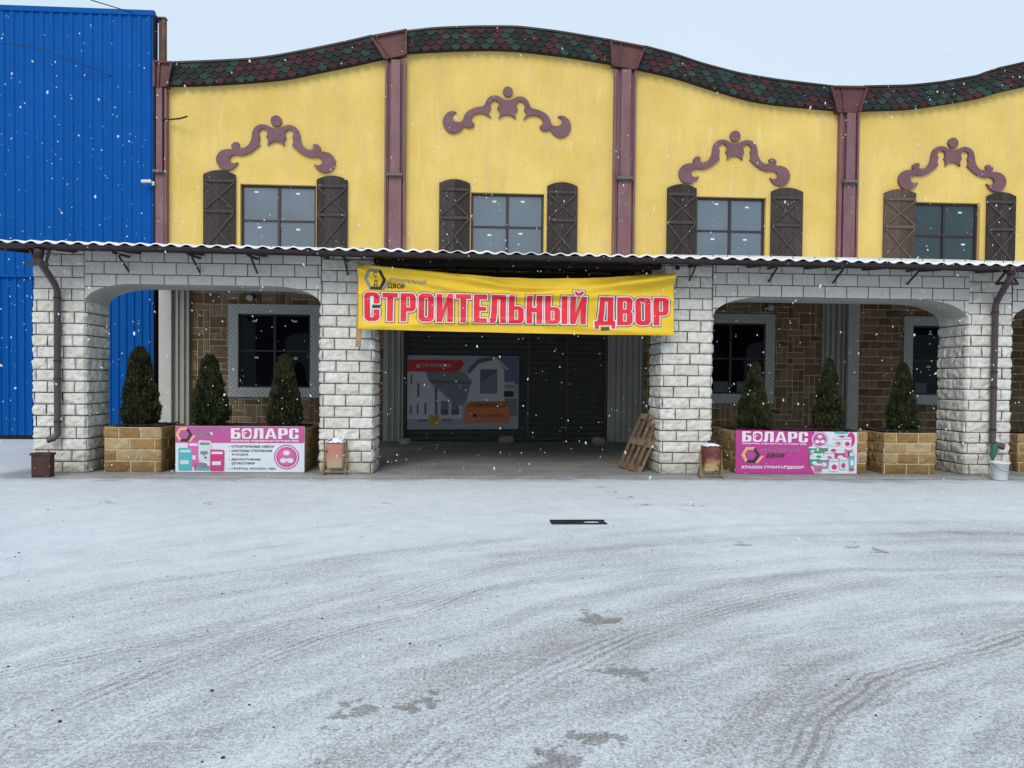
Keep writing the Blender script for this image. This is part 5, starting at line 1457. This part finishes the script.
a, m1, m2, e = P(-60, 44, YBL-.3), P(20, 45, YBL-.4), P(75, 62, YBL-.3), P(112, 76, YBL-.03)
def sag(pts, n=10):
    out = []
    for i in range(len(pts)-1):
        p0, p1, p2, p3 = pts[max(i-1, 0)], pts[i], pts[i+1], pts[min(i+2, len(pts)-1)]
        for k in range(n):
            t_ = k/n; out.append(.5*((2*p1)+(p2-p0)*t_+(2*p0-5*p1+4*p2-p3)*t_**2+(3*p1-p0-3*p2+p3)*t_**3))
    return out+[pts[-1]]
mb = MB(); mb.tube(sag([a, m1, m2, e]), .010, 5); o_ = mb.build('cable', 'cable', None, loc=tuple(e)); tag(o_, 'thin dark cable sagging across the blue cladding', 'cable')
mb = MB(); mb.tube([P(60, -28, 17), P(91, 0, 17.6), P(132, 12.5, YBL-.02)], .012, 5); o_ = mb.build('cable', 'cable', None, loc=tuple(P(132, 12.5, YBL))); tag(o_, 'overhead cable coming down from the sky to the blue roof edge', 'cable')
mb = MB(); q = [P(152, 118, YP-.05), P(170, 119.5, YP-.05), P(180, 118.5, YP-.15), P(187, 116.5, YP-.3)]; mb.tube(q, .022, 8); o_ = mb.build('iron_hook', 'cable', None, loc=tuple(q[0])); tag(o_, 'black iron hook sticking out beside the pilaster next to the blue building', 'hook')

# ================================================================== FALLING SNOW
rnd = random.Random(99); mb = MB()
for _ in range(3500):
    d = 1.4+10.4*rnd.random()**.75
    x = rnd.uniform(-.85, .85)*d+.06*d; z = rnd.uniform(.02, 1.6+.56*d)
    if d < 2.5: r_ = rnd.uniform(.0010, .0022)
    else: r_ = rnd.uniform(.0022, .0052)*(1.5 if rnd.random() < .05 and d > 4 else 1)
    st = rnd.uniform(1.0, 1.9)
    ax = Vector((rnd.uniform(-.6, .6), rnd.uniform(-.3, .3), 1)).normalized(); u = ax.orthogonal().normalized(); w = ax.cross(u)
    c = Vector((x, d, z))
    mb.add([c+ax*r_*st, c-ax*r_*st, c+u*r_, c-u*r_, c+w*r_*.8, c-w*r_*.8], [(0, 2, 4), (0, 4, 3), (0, 3, 5), (0, 5, 2), (1, 4, 2), (1, 3, 4), (1, 5, 3), (1, 2, 5)])
def flake_mat():
    m, nt, b = NT('snowflake'); out = nt.nodes['Material Output']; nt.nodes.remove(b)
    d = node(nt, 'ShaderNodeBsdfDiffuse', {'Color': (.92, .94, .96, 1)}); tr = node(nt, 'ShaderNodeBsdfTranslucent', {'Color': (.92, .94, .96, 1)})
    mx = node(nt, 'ShaderNodeMixShader', {0: .45, 1: d.outputs[0], 2: tr.outputs[0]}); nt.links.new(mx.outputs[0], out.inputs[0]); return m
MAT['flake'] = flake_mat()
o_ = mb.build('falling_snow', 'flake'); tag(o_, 'loose white snowflakes drifting down over the yard', 'snowflakes', kind='stuff')

# ================================================================== LIGHT
w = bpy.data.worlds.new("World"); sc.world = w; w.use_nodes = True; nt = w.node_tree
bg = nt.nodes['Background']
sky = nt.nodes.new('ShaderNodeTexSky'); sky.sky_type = 'NISHITA'; sky.sun_disc = False
SE, SR = R(39), R(197)
sky.sun_elevation = SE; sky.sun_rotation = SR; sky.dust_density = 3; sky.air_density = 1.0
# overcast: the blue sky seen through a bright, almost even cloud layer
tc = node(nt, 'ShaderNodeTexCoord').outputs['Generated']
cl = noi(nt, 1.3, 4, tc)
cloud = mixc(nt, ramp(nt, cl, .3, .7), (5.0, 6.05, 7.0), (5.4, 6.4, 7.25))
mixed = mixc(nt, .88, sky.outputs[0], cloud)
nt.links.new(mixed, bg.inputs['Color']); bg.inputs['Strength'].default_value = .12
sun = bpy.data.lights.new('sun', 'SUN'); sun.energy = 1.5; sun.angle = R(30); sun.color = (1, .93, .85)
so = bpy.data.objects.new('sun', sun); COL.objects.link(so)
dirv = Vector((math.sin(SR)*math.cos(SE), math.cos(SR)*math.cos(SE), math.sin(SE)))     # towards the sun, behind the camera
so.rotation_euler = dirv.to_track_quat('Z', 'Y').to_euler(); so.location = (0, -10, 20)
sc.view_settings.view_transform = 'Standard'; sc.view_settings.look = 'None'; sc.view_settings.gamma = 1; sc.view_settings.use_curve_mapping = False
sc.view_settings.exposure = 0.22
sc.render.engine = 'CYCLES'
sc.cycles.max_bounces = 6
